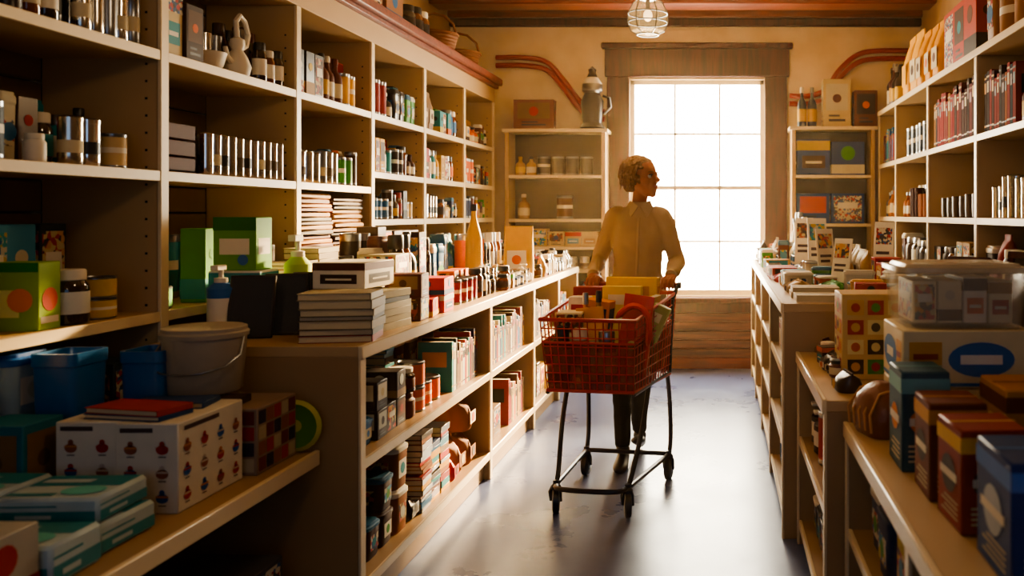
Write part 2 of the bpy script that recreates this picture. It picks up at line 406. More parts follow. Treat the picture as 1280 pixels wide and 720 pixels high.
def slab(name, *b, m=None, bev=.001):
    mb = MB(); mb.box(*b, m, bev); return mb.obj(name)
slab('floor', XL-.1, XR+.1, YF-.1, YB+.15, -.1, 0, m=FLOOR)
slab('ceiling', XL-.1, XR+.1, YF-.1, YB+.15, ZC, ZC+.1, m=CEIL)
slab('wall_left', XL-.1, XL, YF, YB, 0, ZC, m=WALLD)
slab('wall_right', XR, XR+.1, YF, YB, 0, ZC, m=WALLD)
WX0, WX1, WZ0, WZ1 = -.81, .40, .65, 2.59
mb = MB()
mb.box(XL-.1, WX0, YB, YB+.15, 0, ZC, WALL); mb.box(WX1, XR+.1, YB, YB+.15, 0, ZC, WALL)
mb.box(WX0, WX1, YB, YB+.15, 0, WZ0, WALL); mb.box(WX0, WX1, YB, YB+.15, WZ1, ZC, WALL); mb.obj('wall_back')
FX0, FX1, FZ0, FZ1 = -1.9, 1.3, .9, 2.6  # unseen front window, added to let in cool fill light
mb = MB()
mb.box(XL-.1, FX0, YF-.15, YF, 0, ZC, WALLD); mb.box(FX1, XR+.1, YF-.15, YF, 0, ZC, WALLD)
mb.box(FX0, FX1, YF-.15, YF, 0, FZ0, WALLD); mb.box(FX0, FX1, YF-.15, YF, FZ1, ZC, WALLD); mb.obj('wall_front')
mb = MB()
for x in (FX0, -.32, FX1-.05): mb.box(x, x+.05, YF-.1, YF-.05, FZ0, FZ1, DARKWOOD)
mb.box(FX0, FX1, YF-.1, YF-.05, FZ0, FZ0+.06, DARKWOOD); mb.box(FX0, FX1, YF-.1, YF-.05, FZ1-.06, FZ1, DARKWOOD)
mb.obj('added_fill_window')
MUNT = mat('#f0e4c8', .5)
mb = MB()
cw = .20
mb.box(WX0-cw, WX0, YB-.045, YB, .50, WZ1+.02, DARKWOOD, .006); mb.box(WX1, WX1+cw, YB-.045, YB, .50, WZ1+.02, DARKWOOD, .006)
mb.box(WX0-cw-.02, WX1+cw+.02, YB-.05, YB, WZ1+.02, WZ1+.27, DARKWOOD, .006)
mb.box(WX0-cw-.05, WX1+cw+.05, YB-.075, YB, WZ1+.27, WZ1+.32, DARKWOOD, .008)
mb.box(WX0-cw-.04, WX1+cw+.04, YB-.10, YB, WZ0-.06, WZ0-.01, DARKWOOD, .008)
mb.box(WX0-cw, WX1+cw, YB-.04, YB, .50, WZ0-.06, DARKWOOD, .006)
for (a, b) in ((WX0, WX0+.04), (WX1-.04, WX1)): mb.box(a, b, YB+.04, YB+.09, WZ0, WZ1, MUNT)
mb.box(WX0, WX1, YB+.04, YB+.09, WZ0, WZ0+.05, MUNT); mb.box(WX0, WX1, YB+.04, YB+.09, WZ1-.04, WZ1, MUNT)
for i in (1, 2):
    x = WX0+(WX1-WX0)*i/3; mb.box(x-.009, x+.009, YB+.05, YB+.08, WZ0+.05, WZ1-.04, MUNT)
for i in (1, 2, 3):
    z = WZ0+(WZ1-WZ0)*i/4; t = .018 if i == 2 else .009
    mb.box(WX0+.04, WX1-.04, YB+.05, YB+.08, z-t, z+t, MUNT)
mb.obj('window_1')
mb = MB()
z = 0.10
while z < .49:
    mb.box(-1.0, .62, YB-.03, YB, z, min(z+.076, .498), PLANK, .006); z += .08
mb.obj('trim_wainscot')
slab('baseboard_back', XL, XR, YB-.04, YB, 0, .10, m=REDWOOD, bev=.006)
mb = MB(); mb.box(XL, XR, YB-.05, YB, 3.06, 3.13, DARKWOOD, .008); mb.box(XL, XR, YB-.10, YB, 3.13, 3.20, REDWOOD, .01); mb.obj('trim_1')
mb = MB(); mb.box(XL, XR, 7.30, 7.55, 3.13, 3.20, REDWOOD, .01); mb.box(XL, XR, 4.3, 4.5, 3.05, 3.20, REDWOOD, .01); mb.box(XL, XR, 1.2, 1.4, 3.05, 3.20, REDWOOD, .01); mb.obj('ceiling_beams')

REDP = mat('#9a2210', .35)
def curve_pts(pts, n=6):
    out = []
    P_ = [Vector(p) for p in pts]
    P_ = [P_[0]]+P_+[P_[-1]]
    for i in range(1, len(P_)-2):
        for k in range(n):
            t = k/n; a, b, c, d = P_[i-1:i+3]
            out.append(.5*((2*b)+(-a+c)*t+(2*a-5*b+4*c-d)*t*t+(-a+3*b-3*c+d)*t**3))
    out.append(P_[-2]); return out
mb = MB()
for dz in (0, -.07):
    mb.tube(curve_pts([(-2.0, 7.86, 2.78+dz), (-1.75, 7.86, 2.78+dz), (-1.55, 7.86, 2.74+dz), (-1.40, 7.86, 2.58+dz), (-1.26, 7.86, 2.40+dz), (-1.16, 7.86, 2.32+dz), (-1.03, 7.86, 2.30+dz)]), .024, REDP, 8)
mb.obj('red_wall_pipe')
mb = MB()
for dz in (0, -.07):
    mb.tube(curve_pts([(1.75, 7.86, 2.84+dz), (1.40, 7.86, 2.84+dz), (1.22, 7.86, 2.80+dz), (1.06, 7.86, 2.66+dz), (.95, 7.86, 2.50+dz), (.80, 7.86, 2.44+dz), (.62, 7.86, 2.44+dz)]), .024, REDP, 8)
mb.obj('red_wall_pipe')

# ------------------------------------------------------------------ shelving
# left wall unit
mb = MB()
bays = [(1.0, 2.18), (2.18, 3.08), (3.08, 4.06), (4.06, 4.93), (4.93, 5.80), (5.80, 6.70), (6.70, 7.56)]
XF = -1.95
for y in [1.0, 2.18, 3.08, 4.06, 4.93, 5.80, 6.70, 7.56]:
    mb.box(-2.36, XF, y-.018, y+.018, 0, 2.36, CREAM); mb.box(XF-.005, XF+.008, y-.022, y+.022, 0, 2.36, EDGE)
near = [.60, 1.04, 1.53, 1.95]; far = [.92, 1.35, 1.62, 1.95]
for i, (a, b) in enumerate(bays):
    for z in (near if i < 4 else far):
        mb.box(-2.36, XF, a+.018, b-.018, z-.028, z, CREAM); mb.box(XF-.004, XF+.006, a+.022, b-.022, z-.034, z+.002, EDGE)
    z = .6
    while z < 2.3:
        mb.box(-2.385, -2.36, a+.018, b-.018, z, z+.105, SLAT, .004); z += .113
    # shelf pin strips on uprights
    for k in range(26):
        zz = .7+k*.06
        mb.box(XF-.05, XF-.042, b-.0195, b-.018, zz, zz+.008, BLACK, .0002)
mb.box(-2.40, -2.385, 1.0, 7.56, 0, 2.36, BACKDK)
mb.box(-2.40, XF+.01, 1.0, 7.58, 2.34, 2.46, CREAM)
mb.box(-2.40, XF+.04, 1.0, 7.60, 2.46, 2.49, REDWOOD, .006); mb.box(-2.40, XF+.07, 1.0, 7.62, 2.49, 2.55, REDWOOD, .01)
mb.box(-2.40, XF-.02, 1.0, 7.56, 0, .1, CREAM2)
mb.obj('shelving_unit')
mb = MB()
mb.box(-1.93, -1.33, .9, 2.90, .565, .60, CREAM2); mb.box(-1.335, -1.318, .9, 2.90, .555, .604, EDGE, .003)
mb.box(-1.93, -1.33, .9, 2.90, .08, .11, CREAM2)
for y in (.9, 1.95): mb.box(-1.93, -1.36, y, y+.03, .0, .565, CREAM2)
mb.box(-1.93, -1.915, .9, 2.90, 0, .565, BACKDK); mb.box(-1.90, -1.40, .93, 2.88, 0, .08, BACKDK)
mb.obj('low_display_shelf')
mb = MB(); XC = -1.20
mb.box(-1.93, XC, 2.93, 7.40, .905, .94, CREAM); mb.box(XC-.004, XC+.012, 2.925, 7.40, .897, .942, EDGE, .003)
for y in (2.93, 4.58, 5.65, 6.52, 7.365): mb.box(-1.93, XC, y, y+.035, 0, .905, CREAM2); mb.box(XC-.003, XC+.006, y-.004, y+.039, 0, .9, EDGE)
for z in (.555, .14): mb.box(-1.9, XC, 2.965, 7.365, z-.028, z, CREAM2); mb.box(XC-.004, XC+.005, 2.965, 7.365, z-.034, z+.003, EDGE)
mb.box(-1.93, -1.915, 2.95, 7.38, 0, .905, BACKDK); mb.box(-1.9, XC-.03, 2.95, 7.38, 0, .11, CREAM2)
mb.obj('display_counter')
def rcounter(name, x0, x1, y0, y1, top, shelves, divs):
    mb = MB()
    mb.box(x0, x1, y0, y1, top-.035, top, CREAM); mb.box(x0-.012, x0+.004, y0, y1, top-.043, top+.003, EDGE, .003)
    for y in [y0]+divs+[y1-.03]: mb.box(x0, x1, y, y+.03, 0, top-.035, CREAM2); mb.box(x0-.006, x0+.003, y-.002, y+.032, 0, top-.04, EDGE)
    for z in shelves: mb.box(x0+.01, x0+.45, y0+.03, y1-.03, z-.025, z, CREAM2); mb.box(x0, x0+.012, y0+.03, y1-.03, z-.03, z+.003, EDGE)
    mb.box(x0+.45, x0+.465, y0+.03, y1-.03, 0, top-.035, BACKDK)
    return mb.obj(name)
rcounter('island_counter', .27, 1.0, 3.74, 7.5, 1.0, [.10, .40, .70], [4.7, 5.65, 6.6])
rcounter('island_counter', .33, 1.1, 2.74, 3.71, .80, [.10, .45], [])
rcounter('island_counter', .39, 1.25, .95, 2.71, .74, [.10, .42], [1.8])
mb = MB(); XG = 1.36
for y in (2.6, 3.6, 4.67, 5.75, 6.80, 7.50):
    mb.box(XG, 1.76, y-.018, y+.018, 0, 2.22, CREAM); mb.box(XG-.006, XG+.004, y-.022, y+.022, 0, 2.22, EDGE)
yy = (2.6, 3.6, 4.67, 5.75, 6.80, 7.50)
for a, b in zip(yy[:-1], yy[1:]):
    for z in (.62, 1.0, 1.36, 1.80): mb.box(XG, 1.76, a+.018, b-.018, z-.028, z, CREAM); mb.box(XG-.006, XG+.004, a+.022, b-.022, z-.034, z+.002, EDGE)
mb.box(XG-.006, 1.76, 2.58, 7.52, 2.22, 2.25, CREAM); mb.box(XG-.016, XG-.006, 2.58, 7.52, 2.213, 2.252, EDGE)
mb.box(1.76, 1.775, 2.58, 7.52, 0, 2.22, BACKDK); mb.box(XG+.03, 1.76, 2.6, 7.5, 0, .1, CREAM2)
mb.obj('shelving_unit')
def bshelf(name, x0, x1, yf, top, shelves):
    mb = MB()
    for x in (x0, x1-.035): mb.box(x, x+.035, yf, YB-.045, .0, top-.03, CREAM)
    mb.box(x0-.02, x1+.02, yf-.015, YB-.045, top-.03, top, EDGE)
    for z in shelves: mb.box(x0+.035, x1-.035, yf, YB-.06, z-.026, z, EDGE)
    mb.box(x0+.035, x1-.035, YB-.06, YB-.05, 0, top-.03, BACKDK)
    mb.box(x0+.035, x1-.035, yf+.02, YB-.06, 0, .12, CREAM2)
    return mb.obj(name)
bshelf('bookcase', -1.86, -.99, 7.60, 2.12, [.45, .9, 1.10, 1.34, 1.72])
bshelf('bookcase', .62, 1.34, 7.60, 2.14, [.45, .9, 1.30, 1.72])

# ------------------------------------------------------------------ goods: left wall unit
MK1 = ['jar', 'can', 'silver', 'jar', 'bottle', 'carton']
MK3 = ['jar', 'can', 'bottle', 'carton', 'carton', 'jar', 'tub']
row('jar', 'L', XF, 2.22, 2.72, 1.95, (.06, .075), (.15, .22), pal=DARKS, rows=3, grow=.15)
row('silver', 'L', XF, 2.73, 3.04, 1.95, (.05, .06), (.16, .22), rows=3, grow=.15)
row('carton', 'L', XF, 3.12, 3.46, 1.95, (.1, .12), (.16, .24), d=(.1, .14), pal=NEUT, rows=2, grow=.2)
row('mix', 'L', -2.12, 3.46, 3.82, 1.95, (.06, .08), (.2, .28), pal=NEUT+DARKS, mixk=MK1)
row('jar', 'L', XF, 3.80, 4.02, 1.95, (.06, .07), (.15, .2), pal=DARKS, rows=3, grow=.2)
row('mix', 'L', XF, 4.10, 4.90, 1.95, (.07, .11), (.16, .26), pal=DARKS+RICH, rows=3, mixk=MK3, grow=.2)
row('mix', 'L', XF, 4.97, 5.76, 1.95, (.07, .1), (.12, .22), pal=RICH+DARKS, rows=3, mixk=MK3, grow=.25)
row('pouch', 'L', XF, 5.84, 6.2, 1.95, (.12, .16), (.2, .28), d=(.07, .09), pal=NEUT+RICH[:2])
row('mix', 'L', XF, 6.22, 6.66, 1.95, (.07, .1), (.12, .2), rows=3, grow=.25, pal=RICH, mixk=MK3)
row('mix', 'L', XF, 6.74, 7.5, 1.95, (.07, .1), (.1, .18), pal=RICH, rows=3, grow=.25, mixk=MK3)
single('bowl', 'ceramic_bowl', -2.06, 3.53, 1.95, .15, .15, .08, WHITE)
mb = MB(); mb.T = Matrix.Translation((-2.03, 3.70, 1.95))
mb.lathe([(.03, 0, WHITE), (.045, .01, WHITE), (.055, .05, WHITE), (.04, .09, WHITE), (.022, .12, WHITE), (.03, .14, WHITE), (.028, .165, WHITE), (.001, .18, WHITE)], 16)
mb.tube([(0, .03, .13), (0, .07, .15), (0, .085, .2), (0, .06, .25), (0, .02, .27), (0, -.01, .24), (0, 0, .17)], .011, WHITE, 8)
mb.tube([(0, -.04, .06), (0, -.075, .08), (0, -.09, .12)], [.014, .011, .009], WHITE, 8)
mb.obj('ceramic_pitcher')
row('can', 'L', XF, 2.2, 2.52, 1.53, (.075, .09), (.15, .17), pal=P('#145060', '#22303a', '#21626a'), rows=3, grow=.12)
row('jar', 'L', XF, 2.54, 2.66, 1.53, (.055, .06), (.08, .09), pal=[WHITE], rows=1)
row('mix', 'L', -2.1, 2.52, 3.04, 1.53, (.07, .09), (.16, .24), pal=DARKS+COOL, mixk=MK3, rows=2)
row('silver', 'L', XF, 2.68, 2.84, 1.53, (.06, .07), (.15, .17), rows=1)
row('can', 'L', XF, 2.88, 3.04, 1.53, (.08, .085), (.115, .12), pal=P('#c4a878', '#8a4a2a'), rows=1)
row('silver', 'L', XF, 3.38, 4.02, 1.53, (.052, .058), (.165, .175), rows=4, jit=.0, gap=.001)
row('silver', 'L', XF, 4.1, 4.6, 1.53, (.06, .07), (.15, .18), rows=3, gap=.001)
row('mix', 'L', XF, 4.62, 4.9, 1.53, (.06, .07), (.15, .2), rows=3, pal=DARKS+RICH, mixk=MK3)
mb = MB(); CRW = mat('#4a2010', .6)
mb.box(-2.24, -1.99, 3.11, 3.35, 1.53, 1.545, CRW)
for (a, b, c, d) in ((-2.24, -2.225, 3.11, 3.35), (-2.005, -1.99, 3.11, 3.35), (-2.24, -1.99, 3.11, 3.125), (-2.24, -1.99, 3.335, 3.35)):
    for k in range(3): mb.box(a, b, c, d, 1.535+k*.062, 1.59+k*.062, CRW)
mb.obj('wooden_crate')
mb = MB(); GRN = mat('#86a814', .5); mb.T = Matrix.Translation((-2.05, 2.60, 1.04)) @ Matrix.Rotation(.1, 4, 'Z')
mb.box(-.065, .065, -.05, .05, 0, .2, GRN); panel(mb, .13, .1, 0, -.5, .5, .86, 1, mat('#1f7a2c'), .2); panel(mb, .13, .1, 0, -.4, .1, .2, .6, mat('#d8d88c'), .2); disc(mb, .13, .1, 0, .12, .45, .035, mat('#d8701c'), .2)
disc(mb, .13, .1, 1, 0, .45, .035, mat('#b83418'), .2); panel(mb, .13, .1, 1, -.4, .4, .1, .2, WHITE, .2)
mb.obj('cereal_box')
single('jar', 'plastic_jar', -2.02, 2.73, 1.04, .11, .11, .17, mat('#d0d0c4'), seed=3)
row('can', 'L', XF, 2.80, 3.05, 1.04, (.115, .12), (.065, .07), pal=P('#125a8a', '#c8a020', '#148088', '#3f8a30'), stackn=2, name='round_food_tins')
row('can', 'L', XF, 3.11, 3.36, 1.04, (.115, .12), (.07, .08), pal=P('#3f8a30', '#125a8a', '#c8a020'), stackn=2, name='round_food_tins')
row('pump', 'L', XF, 2.22, 2.48, 1.04, (.09, .1), (.22, .27), pal=P('#1f5a96', '#a9b3b4', '#2a8ab0'))
row('carton', 'L', -2.16, 2.24, 3.05, 1.04, (.1, .14), (.2, .34), d=(.06, .08), pal=P('#125a8a', '#1c3444', '#3a8aa8', '#16242c'), rows=2)
row('carton', 'L', XF, 3.38, 3.62, 1.04, (.09, .12), (.24, .3), d=(.09, .12), pal=P('#3f8a20', '#c8cbc0', '#1860a0'))
row('mix', 'L', -2.17, 3.11, 4.02, 1.04, (.09, .13), (.2, .34), pal=COOL+DARKS, rows=1)
row('mix', 'L', XF, 3.66, 4.02, 1.04, (.08, .12), (.15, .22), d=(.09, .12), pal=NEUT)
row('cloth', 'L', XF, 4.1, 4.9, 1.04, (.36, .385), (.44, .45), d=(.26, .3), pal=P('#4a2c10', '#8a5a10', '#241408', '#3a1e0e', '#a06a14', '#5a200c'), jit=0)
for (a, b) in ((4.97, 5.76), (5.84, 6.66), (6.74, 7.5)):
    m = (a+b)/2
    row('mix', 'L', XF, a, m, 1.62, (.055, .08), (.13, .22), pal=RICH, rows=3, grow=.12, mixk=MK3)
    row('mix', 'L', XF, m, b, 1.62, (.06, .08), (.12, .2), rows=3, grow=.12, pal=WARM+DARKS, mixk=MK3)
    row('mix', 'L', XF, a, m, 1.35, (.06, .07), (.12, .18), rows=3, pal=DARKS+RICH, mixk=['silver', 'jar', 'can'])
    row('mix', 'L', XF, m, b, 1.35, (.06, .08), (.1, .18), rows=3, pal=RICH+DARKS, mixk=MK3)
    row('mix', 'L', XF, a, b, .942, (.08, .14), (.16, .32), d=(.1, .14), pal=RICH, rows=2)
row('carton', 'L', -1.97, 4.5, 5.6, 2.55, (.2, .3), (.14, .22), d=(.2, .25), pal=P('#5a2a18', '#3c2a1c', '#8a5a34', '#7a2c1c'))
row('jar', 'L', -1.97, 5.7, 6.2, 2.55, (.12, .14), (.2, .26), pal=DARKS)
def basket(name, x, y, z, r, h):
    mb = MB(); WK = mat('#7a4a24', .7, bump=.3)
    mb.T = Matrix.Translation((x, y, z))
    prof = []
    for i in range(13):
        t = i/12; rr = r*(.78+.22*t)+(.006 if i % 2 else 0); prof.append((rr, h*t, WK))
    prof += [(r*1.06, h, WK), (r*1.06, h+.015, WK), (r*.92, h+.015, WK), (r*.9, h*.4, WK), (.001, h*.4, WK)]
    mb.lathe(prof, 20)
    mb.tube([(r, 0, h), (r*.85, 0, h+r*.5), (r*.45, 0, h+r*.85), (0, 0, h+r*.95), (-r*.45, 0, h+r*.85), (-r*.85, 0, h+r*.5), (-r, 0, h)], .01, WK, 7)
    return mb.obj(name)
basket('wicker_basket', -2.1, 6.45, 2.55, .17, .14)
basket('wicker_basket', -2.12, 7.1, 2.55, .18, .12)

# ------------------------------------------------------------------ left counter-top goods
single('stack', 'book_stack', -1.33, 3.10, .94, .19, .24, .17, WHITE, rz=pi/2+.15, seed=5, pal=P('#3a2d24', '#89795a', '#5b3322', '#a39572', '#8a2018'))
single('stack', 'magazine_stack', -1.40, 3.42, .94, .24, .3, .16, WHITE, rz=pi/2-.1, seed=6, pal=P('#a29879', '#79684a', '#a0392a', '#2c3440', '#5a3420'))
printed = single('carton', 'printed_carton', -1.42, 3.42, 1.10, .26, .2, .10, WHITE, rz=pi/2-.05, seed=64)
for i, (x, y) in enumerate(((-1.66, 3.10), (-1.59, 3.20), (-1.53, 3.29))):
    mb = MB(); mb.T = Matrix.Translation((x, y, .942)) @ Matrix.Rotation(.25, 4, 'Z') @ Matrix.Rotation(-.32, 4, 'X')
    mb.box(-.075, .075, -.006, .006, 0, .23, BLACK, .003); panel(mb, .15, .012, 0, -.44, .44, .04, .96, mat('#26303a', .12), .23)
    mb.T = Matrix.Translation((x, y, .942)) @ Matrix.Rotation(.25, 4, 'Z')
    mb.box(-.01, .01, .0, .11, 0, .008, BLACK); mb.tube([(0, .105, .004), (0, .055, .15)], .004, BLACK, 6)
    mb.obj('picture_frame')
single('carton', 'white_carton', -1.80, 3.33, .94, .19, .14, .23, mat('#c8cbc0'), seed=81)
mb = MB(); mb.T = Matrix.Translation((-1.81, 3.34, 1.17)); GB = mat('#5a9a1c', .5)
mb.box(-.08, .08, -.06, .06, 0, .20, GB, .003); panel(mb, .16, .12, 0, -.5, .5, .75, 1, mat('#1c6a24'), .20); panel(mb, .16, .12, 0, -.35, .35, .3, .6, WHITE, .20); disc(mb, .16, .12, 0, .2, .2, .02, mat('#1860a0'), .20)
panel(mb, .16, .12, 1, -.35, .35, .3, .6, WHITE, .20); mb.obj('detergent_box')
single('pump', 'pump_bottle', -1.66, 3.46, .94, .10, .10, .36, mat('#a8c04a'), seed=5)
single('pump', 'pump_bottle', -1.78, 3.14, .94, .09, .09, .26, mat('#1860a0'), seed=6)
row('carton', 'L', -1.45, 3.62, 4.3, .94, (.12, .2), (.1, .16), d=(.14, .2), pal=P('#a29879', '#8a1612', '#a83020', '#2c2420', '#c8901c'), stackn=2, jit=.12)
row('carton', 'L', XC, 3.60, 4.22, .94, (.12, .18), (.07, .1), d=(.12, .17), pal=P('#8a1612', '#a82a1a', '#b81c10', '#4a1410'), stackn=2, jit=.15)
row('stack', 'L', -1.72, 3.62, 4.1, .94, (.2, .22), (.22, .30), d=(.14, .16), pal=P('#82785c', '#69583a', '#5a4630', '#8a2018'), jit=.05)
row('mix', 'L', XC-.03, 4.25, 5.0, .94, (.07, .1), (.09, .16), pal=DARKS+RICH, rows=2, jit=.2, mixk=MK3)
row('mix', 'L', -1.5, 4.2, 5.15, .94, (.08, .11), (.22, .36), pal=DARKS+DARKS+RICH, rows=3, jit=.3, mixk=MK3)
row('carton', 'L', -1.72, 4.5, 5.2, .94, (.1, .14), (.35, .42), d=(.1, .12), pal=DARKS)
row('mix', 'L', XC, 5.05, 5.85, .94, (.06, .08), (.08, .14), pal=NEUT+RICH+SILV, rows=3, jit=.2)
row('mix', 'L', -1.5, 5.32, 6.2, .94, (.07, .1), (.2, .32), pal=RICH, rows=3, jit=.2)
row('mix', 'L', XC, 6.05, 7.3, .94, (.06, .09), (.08, .17), pal=NEUT+SILV+RICH, rows=3, jit=.2)
row('mix', 'L', -1.5, 6.25, 7.3, .94, (.07, .09), (.16, .26), pal=NEUT+RICH, rows=3, jit=.2)
YEL = mat('#d09a18', .3)
mb = MB(); mb.T = Matrix.Translation((-1.46, 5.22, .94))
mb.lathe([(.04, 0, YEL), (.048, .01, YEL), (.050, .15, YEL), (.048, .3, YEL), (.03, .37, YEL), (.016, .42, YEL), (.015, .46, BLACK), (.020, .465, BLACK), (.018, .50, BLACK), (.001, .50, BLACK)], 16)
mb.obj('yellow_bottle')
single('pouch', 'yellow_paper_bag', -1.36, 5.95, .94, .2, .12, .36, mat('#d0a028'), seed=12)
# ------------------------------------------------------------------ left counter shelf goods
MK2 = ['carton', 'can', 'carton', 'tub', 'jar', 'stack']
DW = DARKS+WARM[:2]+WARM[3:5]+WARM[6:]+COOL[:2]+COOL[3:5]+NEUT[1:3]
row('mix', 'L', XC, 2.98, 4.05, .555, (.08, .12), (.09, .14), d=(.12, .16), rows=2, inset=.04, pal=DW+COOL[:2], mixk=MK2, stackn=2, grow=.3)
for (a, b, k) in ((4.07, 4.54, 'book'), (4.64, 5.6, 'book'), (5.7, 6.45, 'book'), (6.58, 7.3, 'carton')):
    if k == 'book': row('book', 'L', XC, a, b, .555, (.018, .038), (.17, .25), d=(.15, .19), pal=NEUT+WARM+COOL[:4], jit=0, gap=.001, inset=.04)
    else: row('carton', 'L', XC, a, b, .555, (.08, .13), (.12, .22), d=(.12, .18), inset=.04, pal=WARM+NEUT+COOL)
row('tub', 'L', -1.5, 3.0, 4.5, .555, (.14, .18), (.22, .28), d=(.14, .18), pal=P('#1e3a5a', '#5a1a18', '#2c211c', '#1c5c66'))
row('mix', 'L', XC, 2.98, 4.54, .14, (.1, .15), (.12, .18), d=(.14, .2), inset=.03, pal=DW+[KRAFT, KRAFT], mixk=['carton', 'carton', 'tub', 'stack', 'pouch'], stackn=2, rows=2, grow=.2)
row('carton', 'L', XC, 4.64, 5.15, .14, (.11, .18), (.15, .27), d=(.14, .22), inset=.03, pal=DW+[KRAFT])
row('book', 'L', XC, 5.17, 5.6, .14, (.02, .04), (.2, .27), d=(.16, .2), pal=NEUT+WARM, jit=0, gap=.001, inset=.04)
row('carton', 'L', XC, 5.7, 6.45, .14, (.11, .18), (.15, .27), d=(.14, .22), inset=.03, pal=DW+[KRAFT])
row('book', 'L', XC, 6.58, 7.3, .14, (.02, .04), (.2, .27), d=(.16, .2), pal=NEUT+WARM, jit=0, gap=.001, inset=.04)

# ------------------------------------------------------------------ low display shelf goods (foreground left)
REDC = mat('#a02018'); BLUEC = mat('#1c5090'); DKC = mat('#4a3c3c'); WBOX = mat('#d0cab8', .5)
def printed_box(name, x0, x1, y0, y1, z0, h, base, nface, nside, rows_=3):
    mb = MB(); w = x1-x0; d = y1-y0; mb.T = Matrix.Translation(((x0+x1)/2, (y0+y1)/2, z0)); mb.box(-w/2, w/2, -d/2, d/2, 0, h, base, .003)
    for sd, n, ww in ((0, nface, w), (1, nside, d)):
        panel(mb, w, d, sd, -.42, .1, .9, .95, DKC, h)
        for i in range(n):
            for j in range(rows_):
                u = -.5+(i+.5)/n; v = .17+.27*j
                r = min(ww/n*.30, h/rows_*.26)
                c = [REDC, BLUEC, mat('#8a5038')][(i+j) % 3]; c2 = [mat('#b8a898'), REDC, mat('#b8743a')][(i*2+j) % 3]
                disc(mb, w, d, sd, u, v, r*.62, c, h, sx=1.3)
                panel(mb, w, d, sd, u-r*.8/ww, u+r*.8/ww, v+r*.1/h, v+r*.35/h, c2, h, .0018)
                disc(mb, w, d, sd, u-r*.1, v+r*.75/h, r*.36, c2 if j % 2 else c, h)
                panel(mb, w, d, sd, u-r*.5/ww, u+r*.5/ww, v-r*1.0/h, v-r*.85/h, DKC, h)
    panel(mb, w, d, 3, -.01, .01, .02, .98, mat('#a89878'), h)
    return mb.obj(name)
printed_box('printed_carton', -1.575, -1.41, 2.29, 2.60, .60, .235, WBOX, 2, 4)
printed_box('printed_carton', -1.745, -1.58, 2.31, 2.60, .60, .235, WBOX, 2, 3)
mb = MB(); mb.T = Matrix.Translation((-1.50, 2.745, .60)); mb.box(-.12, .12, -.12, .12, 0, .2, mat('#8a7460'), .003)
for sd in (0, 1):
    for i in range(5):
        for j in range(4):
            panel(mb, .24, .24, sd, -.47+i*.19, -.30+i*.19, .05+j*.235, .25+j*.235, [mat('#6a2018'), mat('#2c2438'), mat('#8a5030'), REDC, mat('#a89878')][(i+2*j) % 5], .2)
mb.obj('picture_carton')
row('stack', 'L', -1.42, 2.32, 2.58, .836, (.12, .125), (.02, .03), d=(.2, .24), pal=P('#3c2a24', '#1c3c68', '#a0291a'), jit=.2, name='flat_packets')
row('stack', 'L', -1.42, 2.63, 2.86, .801, (.11, .115), (.02, .025), d=(.14, .16), pal=P('#3c2a24', '#7a3c2c', '#a9997a'), jit=.2, name='flat_packets')
mb = MB(); mb.T = Matrix.Translation((-1.385, 2.885, .69)) @ Matrix.Rotation(pi/2, 4, 'X')
G2 = mat('#4d7f1e'); Y2 = mat('#b0a83a')
mb.lathe([(.06, 0, G2), (.083, .005, G2), (.085, .012, Y2), (.072, .02, G2), (.05, .014, G2), (.02, .014, Y2), (.001, .014, Y2)], 24)
mb.obj('decorative_plate')
TEAL = mat('#0e7a84', .45); TEAL2 = mat('#5ab8b0', .45); WBL = mat('#a8bcc0', .5)
def wipes(name, x, y, z, w, d, h, rz=0):
    mb = MB(); mb.T = Matrix.Translation((x, y, z)) @ Matrix.Rotation(rz, 4, 'Z'); mb.box(-w/2, w/2, -d/2, d/2, 0, h, WBL, .008)
    for sd in (0, 1):
        panel(mb, w, d, sd, -.47, .47, .1, .5, TEAL, h); panel(mb, w, d, sd, -.47, .1, .66, .72, TEAL, h); panel(mb, w, d, sd, -.3, .05, .22, .36, WBL, h, .0016)
    panel(mb, w, d, 3, -.46, .46, .5, .94, TEAL, h); panel(mb, w, d, 3, -.46, .0, .1, .2, TEAL, h, .0016); disc(mb, w, d, 3, .2, .3, .035, TEAL2, h, .002, sx=1.4); panel(mb, w, d, 3, -.4, .1, .62, .76, WBL, h, .002)
    return mb.obj(name)
wipes('wipes_pack', -1.53, 2.10, .60, .24, .20, .07); wipes('wipes_pack', -1.54, 2.10, .672, .23, .19, .06, .05)
wipes('wipes_pack', -1.79, 2.10, .60, .24, .20, .07); wipes('wipes_pack', -1.79, 2.12, .672, .23, .19, .06, -.04)
wipes('wipes_pack', -1.52, 1.90, .60, .26, .16, .09, .04)
single('carton', 'white_carton', -1.55, 1.72, .60, .3, .18, .15, mat('#a8a496'), seed=22)
single('carton', 'white_carton', -1.85, 1.78, .60, .14, .2, .18, mat('#999c94'), seed=25)
BB = mat('#0e5c94', .3)
single('bin', 'plastic_bin', -1.735, 2.70, .60, .13, .15, .37, BB, seed=2)
single('bin', 'plastic_bin', -1.86, 2.52, .60, .13, .15, .39, BB, seed=2)
single('tub', 'storage_tub', -2.03, 2.50, .60, .17, .17, .2, mat('#8ca4ac', .2), seed=4, lid=mat('#1458a0'))
single('tub', 'storage_tub', -2.03, 2.50, .80, .17, .17, .19, mat('#8ca4ac', .2), seed=4, lid=mat('#1458a0'))
single('carton', 'teal_carton', -1.85, 2.31, .60, .15, .14, .24, mat('#0e6878'), seed=14)
single('carton', 'teal_carton', -2.03, 2.27, .60, .16, .14, .30, mat('#145880'), seed=16)
single('carton', 'blue_carton', -2.03, 2.9, .60, .16, .14, .3, mat('#1c3444'), seed=16)
